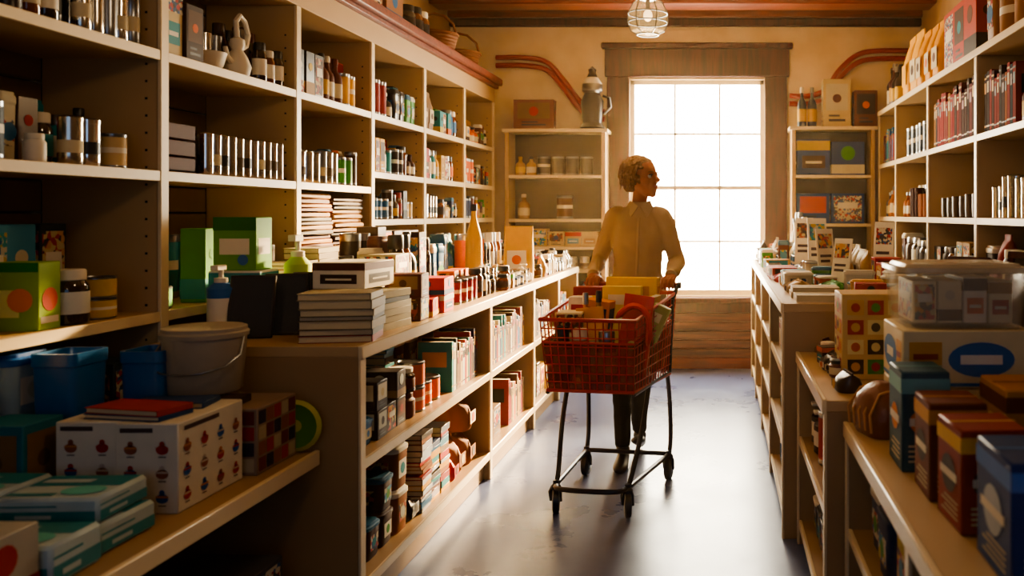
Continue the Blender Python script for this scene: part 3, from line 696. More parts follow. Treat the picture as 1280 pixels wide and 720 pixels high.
mb = MB(); PW = mat('#a09480', .5)
mb.T = Matrix.Translation((-1.61, 2.75, .829))
mb.lathe([(.10, 0, PW), (.105, .006, PW), (.118, .17, PW), (.123, .171, PW), (.125, .185, PW), (.119, .19, PW), (.119, .20, PW), (.111, .203, PW), (.095, .20, PW), (.001, .21, PW)], 28)
mb.tube([(.123, 0, .17), (.133, -.04, .12), (.113, -.09, .09), (.06, -.125, .075), (0, -.133, .07), (-.06, -.125, .075), (-.113, -.09, .09), (-.133, -.04, .12), (-.123, 0, .17)], .003, STEEL, 6)
mb.obj('white_pail')
row('carton', 'L', -1.36, 2.0, 2.88, .11, (.16, .24), (.18, .32), d=(.2, .28), pal=P('#3c2a24', '#23303c', '#5a3a28', '#4a4a4c'))
row('carton', 'L', -1.36, .95, 1.9, .11, (.16, .24), (.18, .32), d=(.2, .28), pal=P('#3c2a24', '#23303c', '#5a3a28'))

# ------------------------------------------------------------------ bookcases at back
row('carton', 'B', 7.60, -1.8, -1.4, 2.12, (.36, .38), (.24, .27), d=(.1, .12), pal=P('#7a4a34'), name='picture_box')
mb = MB(); mb.T = Matrix.Translation((-1.12, 7.72, 2.12)); GR = mat('#2c2a2c', .3, .6)
mb.lathe([(.10, 0, GR), (.11, .02, GR), (.085, .06, GR), (.09, .1, GR), (.10, .25, GR), (.07, .32, STEEL), (.09, .34, STEEL), (.09, .4, WHITE), (.05, .46, GR), (.03, .5, GR), (.035, .53, STEEL), (.001, .56, STEEL)], 18)
mb.tube([(.09, 0, .3), (.15, 0, .28), (.16, 0, .2), (.10, 0, .14)], .012, GR, 7)
mb.obj('coffee_urn')
row('mix', 'B', 7.62, -1.8, -1.06, 1.72, (.08, .12), (.12, .26), pal=NEUT+DARKS, skip=.15, mixk=MK1)
row('mix', 'B', 7.62, -1.78, -1.06, 1.34, (.1, .16), (.12, .22), d=(.1, .14), pal=P('#5a3a24', '#8a6a44', '#b89c6c'), skip=.2, mixk=MK1)
row('carton', 'B', 7.62, -1.78, -1.06, 1.10, (.1, .16), (.1, .16), d=(.1, .14), pal=P('#b89440', '#8a6a44', '#b89c6c'))
row('mix', 'B', 7.62, -1.78, -1.06, .90, (.1, .12), (.1, .14), d=(.1, .14), pal=WARM, mixk=MK1)
row('book', 'B', 7.62, -1.78, -1.06, .45, (.02, .04), (.2, .3), d=(.15, .2), pal=NEUT, jit=0)
row('carton', 'B', 7.62, .66, 1.30, 1.72, (.28, .3), (.28, .32), d=(.2, .22), pal=P('#103a78', '#185890'), jit=0)
row('carton', 'B', 7.62, .66, 1.30, 1.30, (.28, .3), (.2, .28), d=(.2, .22), pal=P('#103a78', '#103c68', '#8a6a44'), jit=0)
row('bottle', 'B', 7.62, .66, .9, 2.14, (.08, .1), (.3, .42), pal=DARKS)
single('carton', 'cream_box', 1.02, 7.74, 2.14, .24, .14, .42, mat('#c8b482'), seed=31)
single('carton', 'brown_box', 1.27, 7.72, 2.14, .2, .14, .32, mat('#6a3a28'), seed=32)
row('jar', 'B', 7.62, .66, 1.28, .9, (.08, .12), (.16, .26), pal=NEUT)

# ------------------------------------------------------------------ right wall unit goods
RD = P('#5a1410', '#7a1a10', '#3a1a0e', '#2c1a12', '#8a4a10', '#141c28', rough=.85)
row('pouch', 'R', XG, 5.6, 6.9, 2.25, (.2, .26), (.38, .5), d=(.12, .15), pal=P('#c98a18', '#b87414', '#d8a030'), name='paper_sacks')
row('carton', 'R', XG, 4.75, 5.55, 2.25, (.22, .3), (.36, .5), d=(.12, .16), pal=P('#c99a58', '#b8905a', '#a83018'))
row('mix', 'R', XG, 3.7, 4.7, 2.25, (.14, .2), (.25, .42), d=(.14, .18), pal=P('#8a5a24', '#6a2a10', '#b07c2c', '#241a16'), mixk=MK3)
row('bottle', 'R', XG, 6.95, 7.45, 2.25, (.1, .12), (.3, .4), pal=DARKS)
row('jar', 'R', XG, 2.65, 3.56, 1.80, (.08, .1), (.18, .28), pal=DARKS, rows=2)
row('bottle', 'R', XG, 3.64, 4.1, 1.80, (.08, .11), (.2, .3), pal=DARKS+RD, rows=2)
row('book', 'R', XG, 4.1, 4.62, 1.80, (.03, .05), (.26, .34), d=(.18, .22), pal=RD, jit=0, gap=.001)
row('book', 'R', XG, 4.7, 5.7, 1.80, (.03, .06), (.26, .34), d=(.18, .22), pal=RD+P('#8a1410', '#8a5a0c', rough=.85), jit=0, gap=.001)
row('mix', 'R', XG, 5.8, 6.75, 1.80, (.1, .14), (.2, .32), d=(.12, .16), pal=RD+DARKS, mixk=['carton', 'book', 'bottle', 'can'], rows=1)
row('book', 'R', XG, 6.85, 7.45, 1.80, (.03, .06), (.2, .3), d=(.18, .22), pal=RD+COOL[:2], jit=0)
row('silver', 'R', XG, 3.65, 4.6, 1.36, (.08, .09), (.16, .22), rows=3)
row('mug', 'R', XG, 4.72, 5.7, 1.36, (.12, .13), (.1, .14), pal=SILV+DARKS, rows=2)
row('mix', 'R', XG, 5.8, 6.75, 1.36, (.08, .09), (.16, .24), rows=2, mixk=['silver', 'mug', 'jar', 'bottle'], pal=RD+DARKS)
row('bottle', 'R', XG, 6.85, 7.45, 1.36, (.08, .09), (.2, .3), rows=2, pal=RD+DARKS)
row('bottle', 'R', XG, 2.65, 3.56, 1.36, (.08, .09), (.2, .3), rows=2, pal=DARKS+SILV)
row('mix', 'R', XG, 2.65, 7.4, 1.0, (.1, .16), (.14, .28), d=(.12, .18), pal=NEUT+WARM+DARKS)
row('carton', 'R', XG, 2.65, 7.4, .62, (.1, .2), (.14, .28), d=(.12, .18), pal=NEUT+WARM)

# ------------------------------------------------------------------ island counters goods
for z, hh in ((.70, (.12, .2)), (.40, (.14, .22)), (.10, (.14, .22))):
    for (a, b) in ((3.80, 4.66), (4.76, 5.6), (5.7, 6.55), (6.66, 7.42)):
        row(random.Random(int(z*10+a*7)).choice(['carton', 'book', 'mix', 'mix']), 'R', .27, a, b, z, (.05, .13), hh, d=(.12, .2), pal=RICH+NEUT, inset=.03)
row('mix', 'R', .33, 2.80, 3.66, .45, (.1, .16), (.14, .24), d=(.14, .2), pal=WARM+DARKS, inset=.03)
row('mix', 'R', .33, 2.80, 3.66, .10, (.1, .16), (.14, .24), d=(.14, .2), pal=WARM+DARKS, inset=.03)
row('tub', 'R', .39, 1.85, 2.66, .42, (.14, .2), (.14, .22), d=(.14, .2), pal=NEUT+COOL, inset=.03)
row('carton', 'R', .39, 1.85, 2.66, .10, (.14, .2), (.14, .22), d=(.14, .2), pal=NEUT+DARKS, inset=.03)
row('carton', 'R', .39, 1.0, 1.78, .42, (.14, .2), (.14, .22), d=(.14, .2), pal=NEUT+DARKS, inset=.03)
LT = P('#c8c0ac', '#b8ac90', '#b08c50', '#b9a880')
row('mix', 'R', .27, 4.9, 6.2, 1.0, (.08, .14), (.05, .11), d=(.12, .18), pal=LT+RICH[:6], rows=2, jit=.25, mixk=['carton', 'pouch', 'tub', 'carton', 'can'])
row('mix', 'R', .27, 6.25, 7.4, 1.0, (.07, .1), (.1, .2), pal=NEUT+SILV+RICH, rows=3, jit=.2)
row('pouch', 'R', .64, 4.9, 6.2, 1.0, (.12, .16), (.14, .2), d=(.08, .1), pal=LT+WARM[:2], rows=2, jit=.2)
row('stack', 'R', .30, 3.80, 4.2, 1.0, (.17, .2), (.03, .06), d=(.2, .24), pal=LT+P('#b8441c'), rows=1, jit=.2)
row('mix', 'R', .29, 4.2, 4.85, 1.0, (.08, .12), (.05, .1), d=(.12, .16), pal=LT+RICH[:6], rows=2, jit=.3, mixk=['carton', 'pouch', 'tub', 'can'])
row('mix', 'R', .56, 3.80, 4.2, 1.0, (.08, .12), (.06, .12), d=(.12, .16), pal=LT+WARM[:2], rows=2, jit=.3, mixk=['carton', 'pouch', 'tub'])
row('mix', 'R', .78, 4.25, 4.8, 1.0, (.12, .16), (.1, .2), d=(.14, .18), pal=LT+RICH[:6], mixk=['carton', 'tub', 'pouch'])
row('bottle', 'R', .55, 6.3, 7.3, 1.0, (.07, .09), (.26, .4), pal=LT+SILV, rows=1)
for i, (x, y, z, h) in enumerate(((.62, 5.05, 1.0, .3), (.60, 5.35, 1.0, .36), (.56, 5.9, 1.0, .36), (.92, 5.0, 1.0, .34), (.60, 4.45, 1.0, .26))):
    mb = MB(); mb.T = Matrix.Translation((x, y, z)) @ Matrix.Rotation(.5-.35*i, 4, 'Z') @ Matrix.Rotation(-.15, 4, 'X')
    mb.box(-.06, .06, -.004, .004, 0, h, mat('#e4dcc8', .5), .001); panel(mb, .12, .008, 0, -.4, .4, .62, .9, PRINTS[i % 4], h); panel(mb, .12, .008, 0, -.35, .3, .45, .5, DKC, h); panel(mb, .12, .008, 0, -.35, .2, .35, .4, DKC, h)
    mb.T = Matrix.Translation((x, y, z)) @ Matrix.Rotation(.5-.35*i, 4, 'Z'); mb.box(-.06, .06, -.03, .04, 0, .01, WHITE, .002)
    mb.obj('leaflet_stand')
mb = MB(); w, d, h = .235, .2, .30; mb.T = Matrix.Translation((.545, 3.18, .80)); mb.box(-w/2, w/2, -d/2, d/2, 0, h, mat('#c8a468'), .003)
sq = P('#4a3a1a', '#c88a18', '#a83218', '#4a8a1c', '#c8601a', '#d8c88a', '#3c2d1c', '#d09c28')
for sd in (0, 2):
    for i in range(3):
        for j in range(4):
            rloc = [(-.42+i*.3), (-.18+i*.3)]
            panel(mb, w, d, sd, rloc[0], rloc[1], .07+j*.23, .24+j*.23, sq[(i*3+j*5+sd) % 8], h)
            disc(mb, w, d, sd, (rloc[0]+rloc[1])/2, .155+j*.23, .016, sq[(i+j*3+1) % 8], h, .002)
mb.obj('tea_sampler_box')
single('carton', 'snack_carton', .80, 3.22, .80, .22, .2, .26, mat('#b89850'), seed=41)
single('carton', 'snack_carton', .80, 3.22, 1.06, .2, .18, .12, mat('#c8b070'), seed=43)
SB = P('#2a140e', '#5a2210', '#7a2c14', '#9a5020', rough=.35)
row('pouch', 'R', .35, 2.84, 3.06, .80, (.09, .12), (.05, .08), d=(.07, .09), pal=SB, jit=.5, name='snack_bags')
row('pouch', 'R', .5, 3.35, 3.66, .80, (.09, .12), (.12, .17), d=(.07, .09), pal=SB+P('#c4560a', '#a82218'), jit=.4, name='snack_bags', rows=2)
row('mix', 'R', .36, 3.1, 3.66, .80, (.06, .08), (.05, .08), pal=SB+P('#c4560a', '#a82218'), jit=.5, mixk=['pouch', 'jar', 'carton'])
BR = mat('#7a4226', .4, bump=.4, scale=30); mb = MB(); mb.T = Matrix.Translation((.475, 2.58, .74)) @ Matrix.Rotation(.3, 4, 'Z')
rloft(mb, [(.12, .16, .04, 0, BR), (.14, .18, .05, .02, BR), (.145, .19, .06, .07, BR), (.13, .16, .06, .11, BR), (.08, .11, .04, .135, BR), (.03, .05, .01, .15, BR)])
for k in range(5): mb.tube([(-.07, -.07+k*.035, .02), (-.075, -.07+k*.035, .07), (-.04, -.06+k*.03, .125), (.02, -.05+k*.028, .135)], .004, mat('#c89058', .3), 5)
mb.obj('bread_packet')
def tallbox(name, x, y, z, w, d, h, c, c2, c3, rz=0):
    mb = MB(); mb.T = Matrix.Translation((x, y, z)) @ Matrix.Rotation(rz, 4, 'Z'); mb.box(-w/2, w/2, -d/2, d/2, 0, h, c, .004)
    for sd in (0, 1, 2):
        panel(mb, w, d, sd, -.5, .5, .78, .93, c2, h); disc(mb, w, d, sd, 0, .5, min(w, d)*.28, c3, h, sx=1.2); panel(mb, w, d, sd, -.34, .34, .46, .54, WHITE, h, .002)
        for k in range(4): panel(mb, w, d, sd, -.36, .3-.12*(k % 2), .1+k*.05, .12+k*.05, PAPER, h)
    panel(mb, w, d, 3, -.5, .5, .47, .53, c2, h); return mb.obj(name)
tallbox('product_carton', .51, 2.26, .74, .12, .16, .25, mat('#184858'), mat('#609a96'), mat('#c8741a'))
tallbox('product_carton', .53, 2.03, .74, .13, .15, .22, mat('#6a2c10'), mat('#c8882a'), mat('#2c1c16'))
tallbox('product_carton', .545, 1.83, .74, .14, .16, .21, mat('#8a2410'), mat('#d8a848'), mat('#2c1c16'), .05)
tallbox('product_carton', .57, 1.58, .74, .16, .2, .22, mat('#10346c'), mat('#3a6ab0'), mat('#a8b0b4'))
tallbox('product_carton', .74, 2.10, .74, .18, .2, .24, mat('#b07830'), mat('#6a3010'), mat('#d8b868'))
tallbox('product_carton', .78, 1.80, .74, .18, .2, .26, mat('#9a5a24'), mat('#d8b868'), mat('#8a2410'))
tallbox('product_carton', .80, 1.50, .74, .18, .2, .24, mat('#18447c'), mat('#8a9ab0'), mat('#d8b868'))
def clear_tub(name, x, y, z, w, d, h, lidc, inner, seed=0):
    e = empty(name, (x, y, z)); C = mat('#e8dcbc', .12, alpha=.2)
    mb = MB(); q = .03
    rloft(mb, [(w*.86, d*.86, q, 0, C), (w*.88, d*.88, q, .005, C), (w*.96, d*.96, q, h*.86, C), (w*.92, d*.92, q, h*.86, C), (w*.85, d*.85, q, .01, C), (w*.4, d*.4, q*.5, .01, C)])
    mb.obj('tub_body', e)
    mb = MB(); rloft(mb, [(w*.98, d*.98, q, h*.84, lidc), (w, d, q, h*.86, lidc), (w, d, q, h*.93, lidc), (w*.93, d*.93, q, h*.94, lidc), (w*.9, d*.9, q, h*.92, lidc), (w*.86, d*.86, q, h*.98, lidc), (w*.5, d*.5, q, h, lidc)])
    mb.obj('tub_lid', e)
    mb = MB(); R = random.Random(seed); n = 4
    for i in range(n):
        ww = w*.76/n; x0 = -w*.38+i*ww
        mb.T = Matrix.Translation((x0+ww/2, 0, .012)); k_carton(mb, ww*.93, d*.7, h*R.uniform(.6, .8), R.choice(inner), R)
    mb.obj('tub_contents', e)
CL = mat('#c0b090', .25, alpha=.75)
YW = P('#d8a838', '#e0d0a8', '#e0b050', '#e8dcc4')
mb = MB(); w, d, h = .36, .28, .16
for zz in (.74, .902):
    mb.T = Matrix.Translation((.68, 2.55, zz)); mb.box(-w/2, w/2, -d/2, d/2, 0, h, mat('#d6c294'), .004)
    for sd in (0, 2):
        disc(mb, w, d, sd, .1, .5, h*.3, mat('#1c5f9a'), h, sx=1.9, n=24); panel(mb, w, d, sd, -.06, .26, .42, .58, WHITE, h, .002)
        panel(mb, w, d, sd, -.45, -.2, .2, .8, mat('#c88c1c'), h); panel(mb, w, d, sd, -.42, -.23, .5, .6, mat('#8a3010'), h, .002); panel(mb, w, d, sd, -.48, .48, .04, .1, mat('#1c5f9a'), h)
mb.obj('oval_label_cartons')
clear_tub('clear_storage_tub', .675, 2.55, 1.066, .37, .29, .18, CL, YW, 3)
clear_tub('clear_storage_tub', 1.0, 2.2, .74, .26, .26, .26, CL, YW, 4)
clear_tub('clear_storage_tub', 1.0, 2.2, 1.002, .26, .26, .2, CL, WARM, 5)
single('carton', 'snack_carton', 1.06, 2.54, .74, .3, .24, .3, mat('#8a5a34'), seed=71)
single('carton', 'snack_carton', 1.06, 2.54, 1.04, .28, .22, .22, mat('#5a2a1c'), seed=73)
for x, y, rz, fh in ((.93, 3.50, -.9, .42), (1.03, 3.02, -.8, .46)):
    mb = MB(); mb.T = Matrix.Translation((x, y, .80)) @ Matrix.Rotation(rz, 4, 'Z') @ Matrix.Rotation(-.25, 4, 'X')
    fw = .2
    for b in ((-fw/2, fw/2, 0, .025), (-fw/2, fw/2, fh-.025, fh), (-fw/2, -fw/2+.025, .025, fh-.025), (fw/2-.025, fw/2, .025, fh-.025)): mb.box(b[0], b[1], -.01, .01, b[2], b[3], DARKWOOD)
    mb.box(-fw/2+.02, fw/2-.02, 0, .008, .02, fh-.02, mat('#3a2c20', .3))
    mb.obj('picture_frame')

# ------------------------------------------------------------------ pendant lamps
def pendant(name, x, y, z, pw):
    e = empty(name, (x, y, z)); mb = MB()
    mb.tube([(0, 0, .25), (0, 0, ZC-z)], .006, BLACK, 6); mb.lathe([(.05, ZC-z-.02, BLACK), (.05, ZC-z, BLACK)], 16)
    mb.lathe([(.05, .2, STEEL), (.055, .22, STEEL), (.03, .26, STEEL), (.015, .28, STEEL)], 16)
    mb.obj('cord_and_cap', e)
    g = mat('#ffe9c0', .05, alpha=.22); mb = MB()
    mb.lathe([(.05, 0, g), (.09, .02, g), (.11, .07, g), (.11, .12, g), (.08, .18, g), (.05, .21, g)], 20)
    mb.obj('glass_shade', e)
    mb = MB(); mb.ball((0, 0, .11), .026, mat('#ffd9a0', .3, emis=3), sc=(1, 1, 1.3)); mb.lathe([(.012, .13, STEEL), (.012, .21, STEEL)], 10); mb.obj('bulb', e)
    mb = MB()
    for r, zz in ((.112, .07), (.112, .12), (.06, .0)):
        mb.tube([(r*cos(a), r*sin(a), zz) for a in [2*pi*i/20 for i in range(21)]], .004, STEEL, 5)
    for k in range(6):
        a = k*pi/3; mb.tube([(r*cos(a), r*sin(a), zz) for r, zz in ((.055, 0), (.095, .02), (.114, .07), (.114, .12), (.085, .18), (.055, .21))], .003, STEEL, 5)
    mb.obj('wire_cage', e)
    L = bpy.data.lights.new('lamp_fill_light', 'POINT'); L.energy = pw; L.color = (1, .70, .40); L.shadow_soft_size = .12
    lo = bpy.data.objects.new('lamp_fill_light', L); lo.parent = e; lo.location = (0, 0, -.18); COL.objects.link(lo)  # warm fill light added below each shade
pendant('added_fill_lamp', -.41, 5.0, 2.40, 28)
pendant('added_fill_lamp', -.41, 2.3, 2.60, 16)  # unseen lamp added over the near aisle as warm fill
pendant('added_fill_lamp', -.41, -.3, 2.60, 6)  # unseen lamp added behind the camera as weak fill

# ------------------------------------------------------------------ shopping cart
cart = empty('shopping_cart', (-.545, 4.30, 0)); cart.rotation_euler = (0, 0, radians(-10))
RW = mat('#b01a12', .35); RWD = mat('#8a1a12', .35); FR = mat('#3a3c42', .3, .8)
def lerp(a, b, t): return a+(b-a)*t
fz0, fz1, bz0, bz1 = .57, .90, .55, .97
def bx(t, u, s):
    wb = lerp(.205, .23, t); wt = lerp(.225, .255, t)
    y = lerp(lerp(-.28, -.325, u), .33+.03*u, t)
    return Vector((s*lerp(wb, wt, u), y, lerp(lerp(fz0, bz0, t), lerp(fz1, bz1, t), u)))
mb = MB()
for s in (-1, 1):
    for i in range(15):
        t = i/14; mb.tube([bx(t, 0, s), bx(t, 1, s)], .0032, RW, 5)
    for j in range(9):
        u = j/8; mb.tube([bx(0, u, s), bx(1, u, s)], .0032, RW, 5)
for t in (0, 1):
    for i in range(13):
        s = -1+2*i/12; mb.tube([bx(t, 0, s), bx(t, 1, s)], .0032, RW, 5)
    for j in range(9):
        u = j/8; mb.tube([bx(t, u, -1), bx(t, u, 1)], .0032, RW, 5)
for i in range(13):
    s = -1+2*i/12; mb.tube([bx(0, 0, s), bx(1, 0, s)], .003, RW, 5)
for i in range(10):
    mb.tube([bx(i/9, 0, -1), bx(i/9, 0, 1)], .003, RW, 5)
for u, r in ((1, .010), (0, .008), (.68, .006)):
    mb.tube([bx(0, u, -1), bx(0, u, 1), bx(1, u, 1), bx(1, u, -1), bx(0, u, -1)], r, RW, 7)
mb.obj('wire_basket', cart)
mb = MB()
def quadpanel(a, b, c, d, m, t=.003):
    n = (Vector(b)-Vector(a)).cross(Vector(d)-Vector(a)).normalized()*t
    vs = [Vector(p)+n for p in (a, b, c, d)]+[Vector(p)-n for p in (a, b, c, d)]
    mb.raw(vs, [(0, 1, 2, 3), (7, 6, 5, 4), (0, 4, 5, 1), (1, 5, 6, 2), (2, 6, 7, 3), (3, 7, 4, 0)], m)
ins = lambda p: Vector((p.x*.975, p.y*.975, p.z+.004))
LN = mat('#a81a10', .35, alpha=.5)
quadpanel(ins(bx(0, 0, -1)), ins(bx(0, 0, 1)), ins(bx(0, .68, 1)), ins(bx(0, .68, -1)), LN)
quadpanel(ins(bx(0, 0, 1)), ins(bx(1, 0, 1)), ins(bx(1, .68, 1)), ins(bx(0, .68, 1)), LN)
quadpanel(ins(bx(1, 0, -1)), ins(bx(0, 0, -1)), ins(bx(0, .68, -1)), ins(bx(1, .68, -1)), LN)
quadpanel(ins(bx(0, 0, -1)), ins(bx(1, 0, -1)), ins(bx(1, 0, 1)), ins(bx(0, 0, 1)), LN)
mb.obj('basket_liner', cart)
mb = MB()
hz = 1.005
for s in (-1, 1):
    mb.tube(curve_pts([(s*.252, .30, .94), (s*.256, .36, .985), (s*.256, .395, hz)], 4), .011, FR, 8)
    mb.tube(curve_pts([(s*.215, .33, .56), (s*.222, .36, .40), (s*.225, .37, .22), (s*.225, .34, .13)], 4), .012, FR, 8)
    mb.tube(curve_pts([(s*.205, .0, .56), (s*.20, -.10, .38), (s*.18, -.20, .2), (s*.172, -.25, .13)], 4), .012, FR, 8)
    mb.tube([(s*.225, .34, .13), (s*.172, -.25, .13)], .012, FR, 8)
    mb.tube([(s*.205, -.28, .56), (s*.225, .34, .56)], .01, FR, 8)
mb.tube(curve_pts([(-.172, -.25, .13), (-.15, -.31, .13), (-.09, -.33, .13), (0, -.335, .13), (.09, -.33, .13), (.15, -.31, .13), (.172, -.25, .13)], 4), .012, FR, 8)
mb.tube([(-.225, .34, .13), (.225, .34, .13)], .012, FR, 8)
mb.tube([(-.252, .30, .94), (-.23, .33, .56)], .009, FR, 7); mb.tube([(.252, .30, .94), (.23, .33, .56)], .009, FR, 7)
mb.obj('tubular_frame', cart)
mb = MB(); mb.tube([(-.256, .395, hz), (.256, .395, hz)], .015, RWD, 12); mb.tube([(-.275, .395, hz), (-.256, .395, hz)], .018, BLACK, 12); mb.tube([(.256, .395, hz), (.275, .395, hz)], .018, BLACK, 12)
mb.obj('push_handle', cart)
mb = MB()
for (x, y) in ((-.172, -.26), (.172, -.26), (-.224, .33), (.224, .33)):
    T0 = mb.T.copy()
    mb.T = T0 @ Matrix.Translation((x, y, .058)) @ Matrix.Rotation(.35 if y < 0 else 0, 4, 'Z') @ Matrix.Rotation(pi/2, 4, 'Y')
    mb.lathe([(.02, -.018, STEEL), (.05, -.016, BLACK), (.058, -.012, BLACK), (.058, .012, BLACK), (.05, .016, BLACK), (.02, .018, STEEL), (.001, .02, STEEL)], 22)
    mb.T = T0
    for s in (-1, 1): mb.tube([(x+s*.024, y, .055), (x+s*.024, y-.01, .10), (x+s*.012, y-.005, .125)], [.007, .009, .01], FR, 6)
    mb.lathe([(.024, .112, FR), (.024, .125, FR), (.014, .135, FR), (.014, .15, FR)], 12, x, y)
mb.obj('caster_wheels', cart)
goods = MB()
def put(kind, x, y, z, w, d, h, c, rx=0, ry=0, rz=0, seed=1):
    goods.T = Matrix.Translation((x, y, z)) @ Matrix.Rotation(rz, 4, 'Z') @ Matrix.Rotation(rx, 4, 'X') @ Matrix.Rotation(ry, 4, 'Y')
    KIND[kind][0](goods, w, d, h, c, random.Random(seed))
def plain(x, y, z, w, d, h, c, c2, rx=0, ry=0, rz=0):
    goods.T = Matrix.Translation((x, y, z)) @ Matrix.Rotation(rz, 4, 'Z') @ Matrix.Rotation(rx, 4, 'X') @ Matrix.Rotation(ry, 4, 'Y')
    goods.box(-w/2, w/2, -d/2, d/2, 0, h, c, .004)
    for sd in (0, 1): panel(goods, w, d, sd, -.35, .35, .78, .9, c2, h); disc(goods, w, d, sd, 0, .62, min(w, d)*.2 if sd else w*.12, c2, h)
YB_ = mat('#f8c818', .5); ORG = mat('#d8841c')
plain(.06, .20, .60, .27, .06, .46, YB_, mat('#d89818'), rx=-.06)
plain(.03, .13, .60, .20, .05, .42, mat('#f0d868'), mat('#f8f0c8'), rx=-.04)
plain(.08, .04, .60, .15, .05, .38, mat('#a8a860'), mat('#e0d8a8'), ry=.42)
put('carton', -.10, .05, .60, .13, .1, .36, ORG, ry=.12, seed=46)
plain(-.16, .2, .60, .15, .1, .41, mat('#8a2014'), mat('#e8c86a'))
plain(-.17, .08, .60, .10, .08, .37, mat('#e8e0cc'), mat('#b82018'))
put('pouch', .14, -.10, .62, .15, .08, .38, mat('#d01c10', .35), ry=.12, seed=48)
put('pouch', -.02, -.13, .60, .14, .08, .34, mat('#e09a1c', .4), ry=-.1, seed=49)
put('carton', -.14, -.14, .60, .12, .12, .32, mat('#e8d8a8'), rz=.2, seed=50)
put('bottle', -.04, -.03, .60, .07, .07, .41, mat('#8e6c0c', .2), seed=51)
put('bottle', -.10, -.05, .60, .07, .07, .40, mat('#c06a0c', .2), seed=56)
put('jar', .06, -.22, .60, .09, .09, .24, mat('#e8a11c'), seed=52)
put('jar', -.06, -.24, .60, .09, .09, .25, mat('#a85a1c'), seed=53)
put('jar', -.15, -.24, .60, .08, .08, .26, mat('#8a4410'), seed=57)
put('book', .18, .04, .62, .03, .2, .36, mat('#b99040'), ry=.1, seed=54)
goods.T = Matrix.Identity(4)
RC = mat('#c81810', .6, bump=.2)
goods.tube(curve_pts([(.10, -.2, .90), (.16, -.19, .95), (.21, -.18, .945), (.245, -.18, .90), (.25, -.18, .83), (.245, -.185, .77)], 3), [.015]+[.04]*12+[.045, .035, .015], RC, 10, flat=.4)
goods.obj('groceries', cart)

# ------------------------------------------------------------------ woman
woman = empty('woman', (-.46, 4.95, 0))
WLOC = Vector((-.46, 4.95, 0))
SKIN = mat('#a0623f', .55, var=.06); SKIN.node_tree.nodes['Principled BSDF'].inputs['Subsurface Weight'].default_value = .12
SKIN.node_tree.nodes['Principled BSDF'].inputs['Subsurface Scale'].default_value = .01
HAIR = mat('#7c5c3a', .8, var=.6, scale=110, bump=.9)
HAIR.node_tree.nodes['Principled BSDF'].inputs['Specular IOR Level'].default_value = .2
PANTS = mat('#08080b', .85)
SHOE = mat('#0c0a0a', .4)
BL = bpy.data.materials.new('blouse_cotton'); BL.use_nodes = True
nt = BL.node_tree; b = nt.nodes['Principled BSDF']; b.inputs['Base Color'].default_value = lin('#b8a07c')+(1,); b.inputs['Roughness'].default_value = .85
b.inputs['Specular IOR Level'].default_value = .2
tr = nt.nodes.new('ShaderNodeBsdfTranslucent'); tr.inputs[0].default_value = lin('#ccb48c')+(1,); ms = nt.nodes.new('ShaderNodeMixShader'); ms.inputs[0].default_value = .2
nzb = nt.nodes.new('ShaderNodeTexNoise'); nzb.inputs['Scale'].default_value = 6; nzb.inputs['Detail'].default_value = 2; nzb.inputs['Distortion'].default_value = 1.2
bpb = nt.nodes.new('ShaderNodeBump'); bpb.inputs['Strength'].default_value = .3; bpb.inputs['Distance'].default_value = .03
tcb = nt.nodes.new('ShaderNodeTexCoord'); nt.links.new(tcb.outputs['Object'], nzb.inputs[0]); nt.links.new(nzb.outputs['Fac'], bpb.inputs['Height']); nt.links.new(bpb.outputs[0], b.inputs['Normal'])
nt.links.new(b.outputs[0], ms.inputs[1]); nt.links.new(tr.outputs[0], ms.inputs[2]); nt.links.new(ms.outputs[0], nt.nodes['Material Output'].inputs[0])
def organic(mb, name, voxel, smooth=6, disp=0, dscale=.1):
    mb.T = Matrix.Identity(4)
    o = mb.obj(name, woman)
    for v in o.data.vertices: v.co -= WLOC
    m = o.modifiers.new('remesh', 'REMESH'); m.mode = 'VOXEL'; m.voxel_size = voxel; m.use_smooth_shade = True
    m = o.modifiers.new('smooth', 'SMOOTH'); m.factor = .5; m.iterations = smooth
    if disp:
        t = bpy.data.textures.new(name+'_folds', 'CLOUDS'); t.noise_scale = dscale; t.noise_depth = 1
        m = o.modifiers.new('folds', 'DISPLACE'); m.texture = t; m.strength = disp; m.mid_level = .5; m.texture_coords = 'LOCAL'
    return o
def dense(pts, rad, n=5):
    pts = curve_pts(pts, n); out = []
    for i in range(len(rad)-1):
        for k in range(n): out.append(lerp(rad[i], rad[i+1], k/n))
    out.append(rad[-1]); return pts, out
SHR, SHL = (-.585, 4.93, 1.375), (-.325, 4.905, 1.375)
ELR, ELL = (-.685, 4.99, 1.13), (-.245, 4.97, 1.12)
WRR = Vector((-.690, 4.80, 1.055)); WRL = Vector((-.262, 4.725, 1.055))
mb = MB()
mb.loft([(-.47, 4.96, .84, .160, .118), (-.47, 4.96, .90, .168, .122), (-.468, 4.955, .97, .162, .118), (-.465, 4.95, 1.05, .138, .105), (-.462, 4.945, 1.10, .132, .10), (-.46, 4.935, 1.18, .140, .108),
         (-.457, 4.925, 1.27, .148, .118), (-.456, 4.92, 1.33, .146, .105), (-.455, 4.92, 1.375, .136, .085), (-.455, 4.92, 1.405, .10, .070), (-.453, 4.918, 1.43, .062, .056), (-.452, 4.915, 1.45, .052, .052)], BL, 28)
for S, E, W in ((SHR, ELR, WRR), (SHL, ELL, WRL)):
    S = Vector(S); E = Vector(E); inn = Vector((-.455, 4.92, 1.37))
    p, r = dense([S.lerp(inn, .4), S, S.lerp(E, .5), E, E.lerp(W, .5), W], [.042, .052, .050, .046, .043, .032])
    mb.tube(p, r, BL, 14)
organic(mb, 'blouse', .008, 5, .022, .09)
mb = MB()
COLR = mat('#bca680', .75)
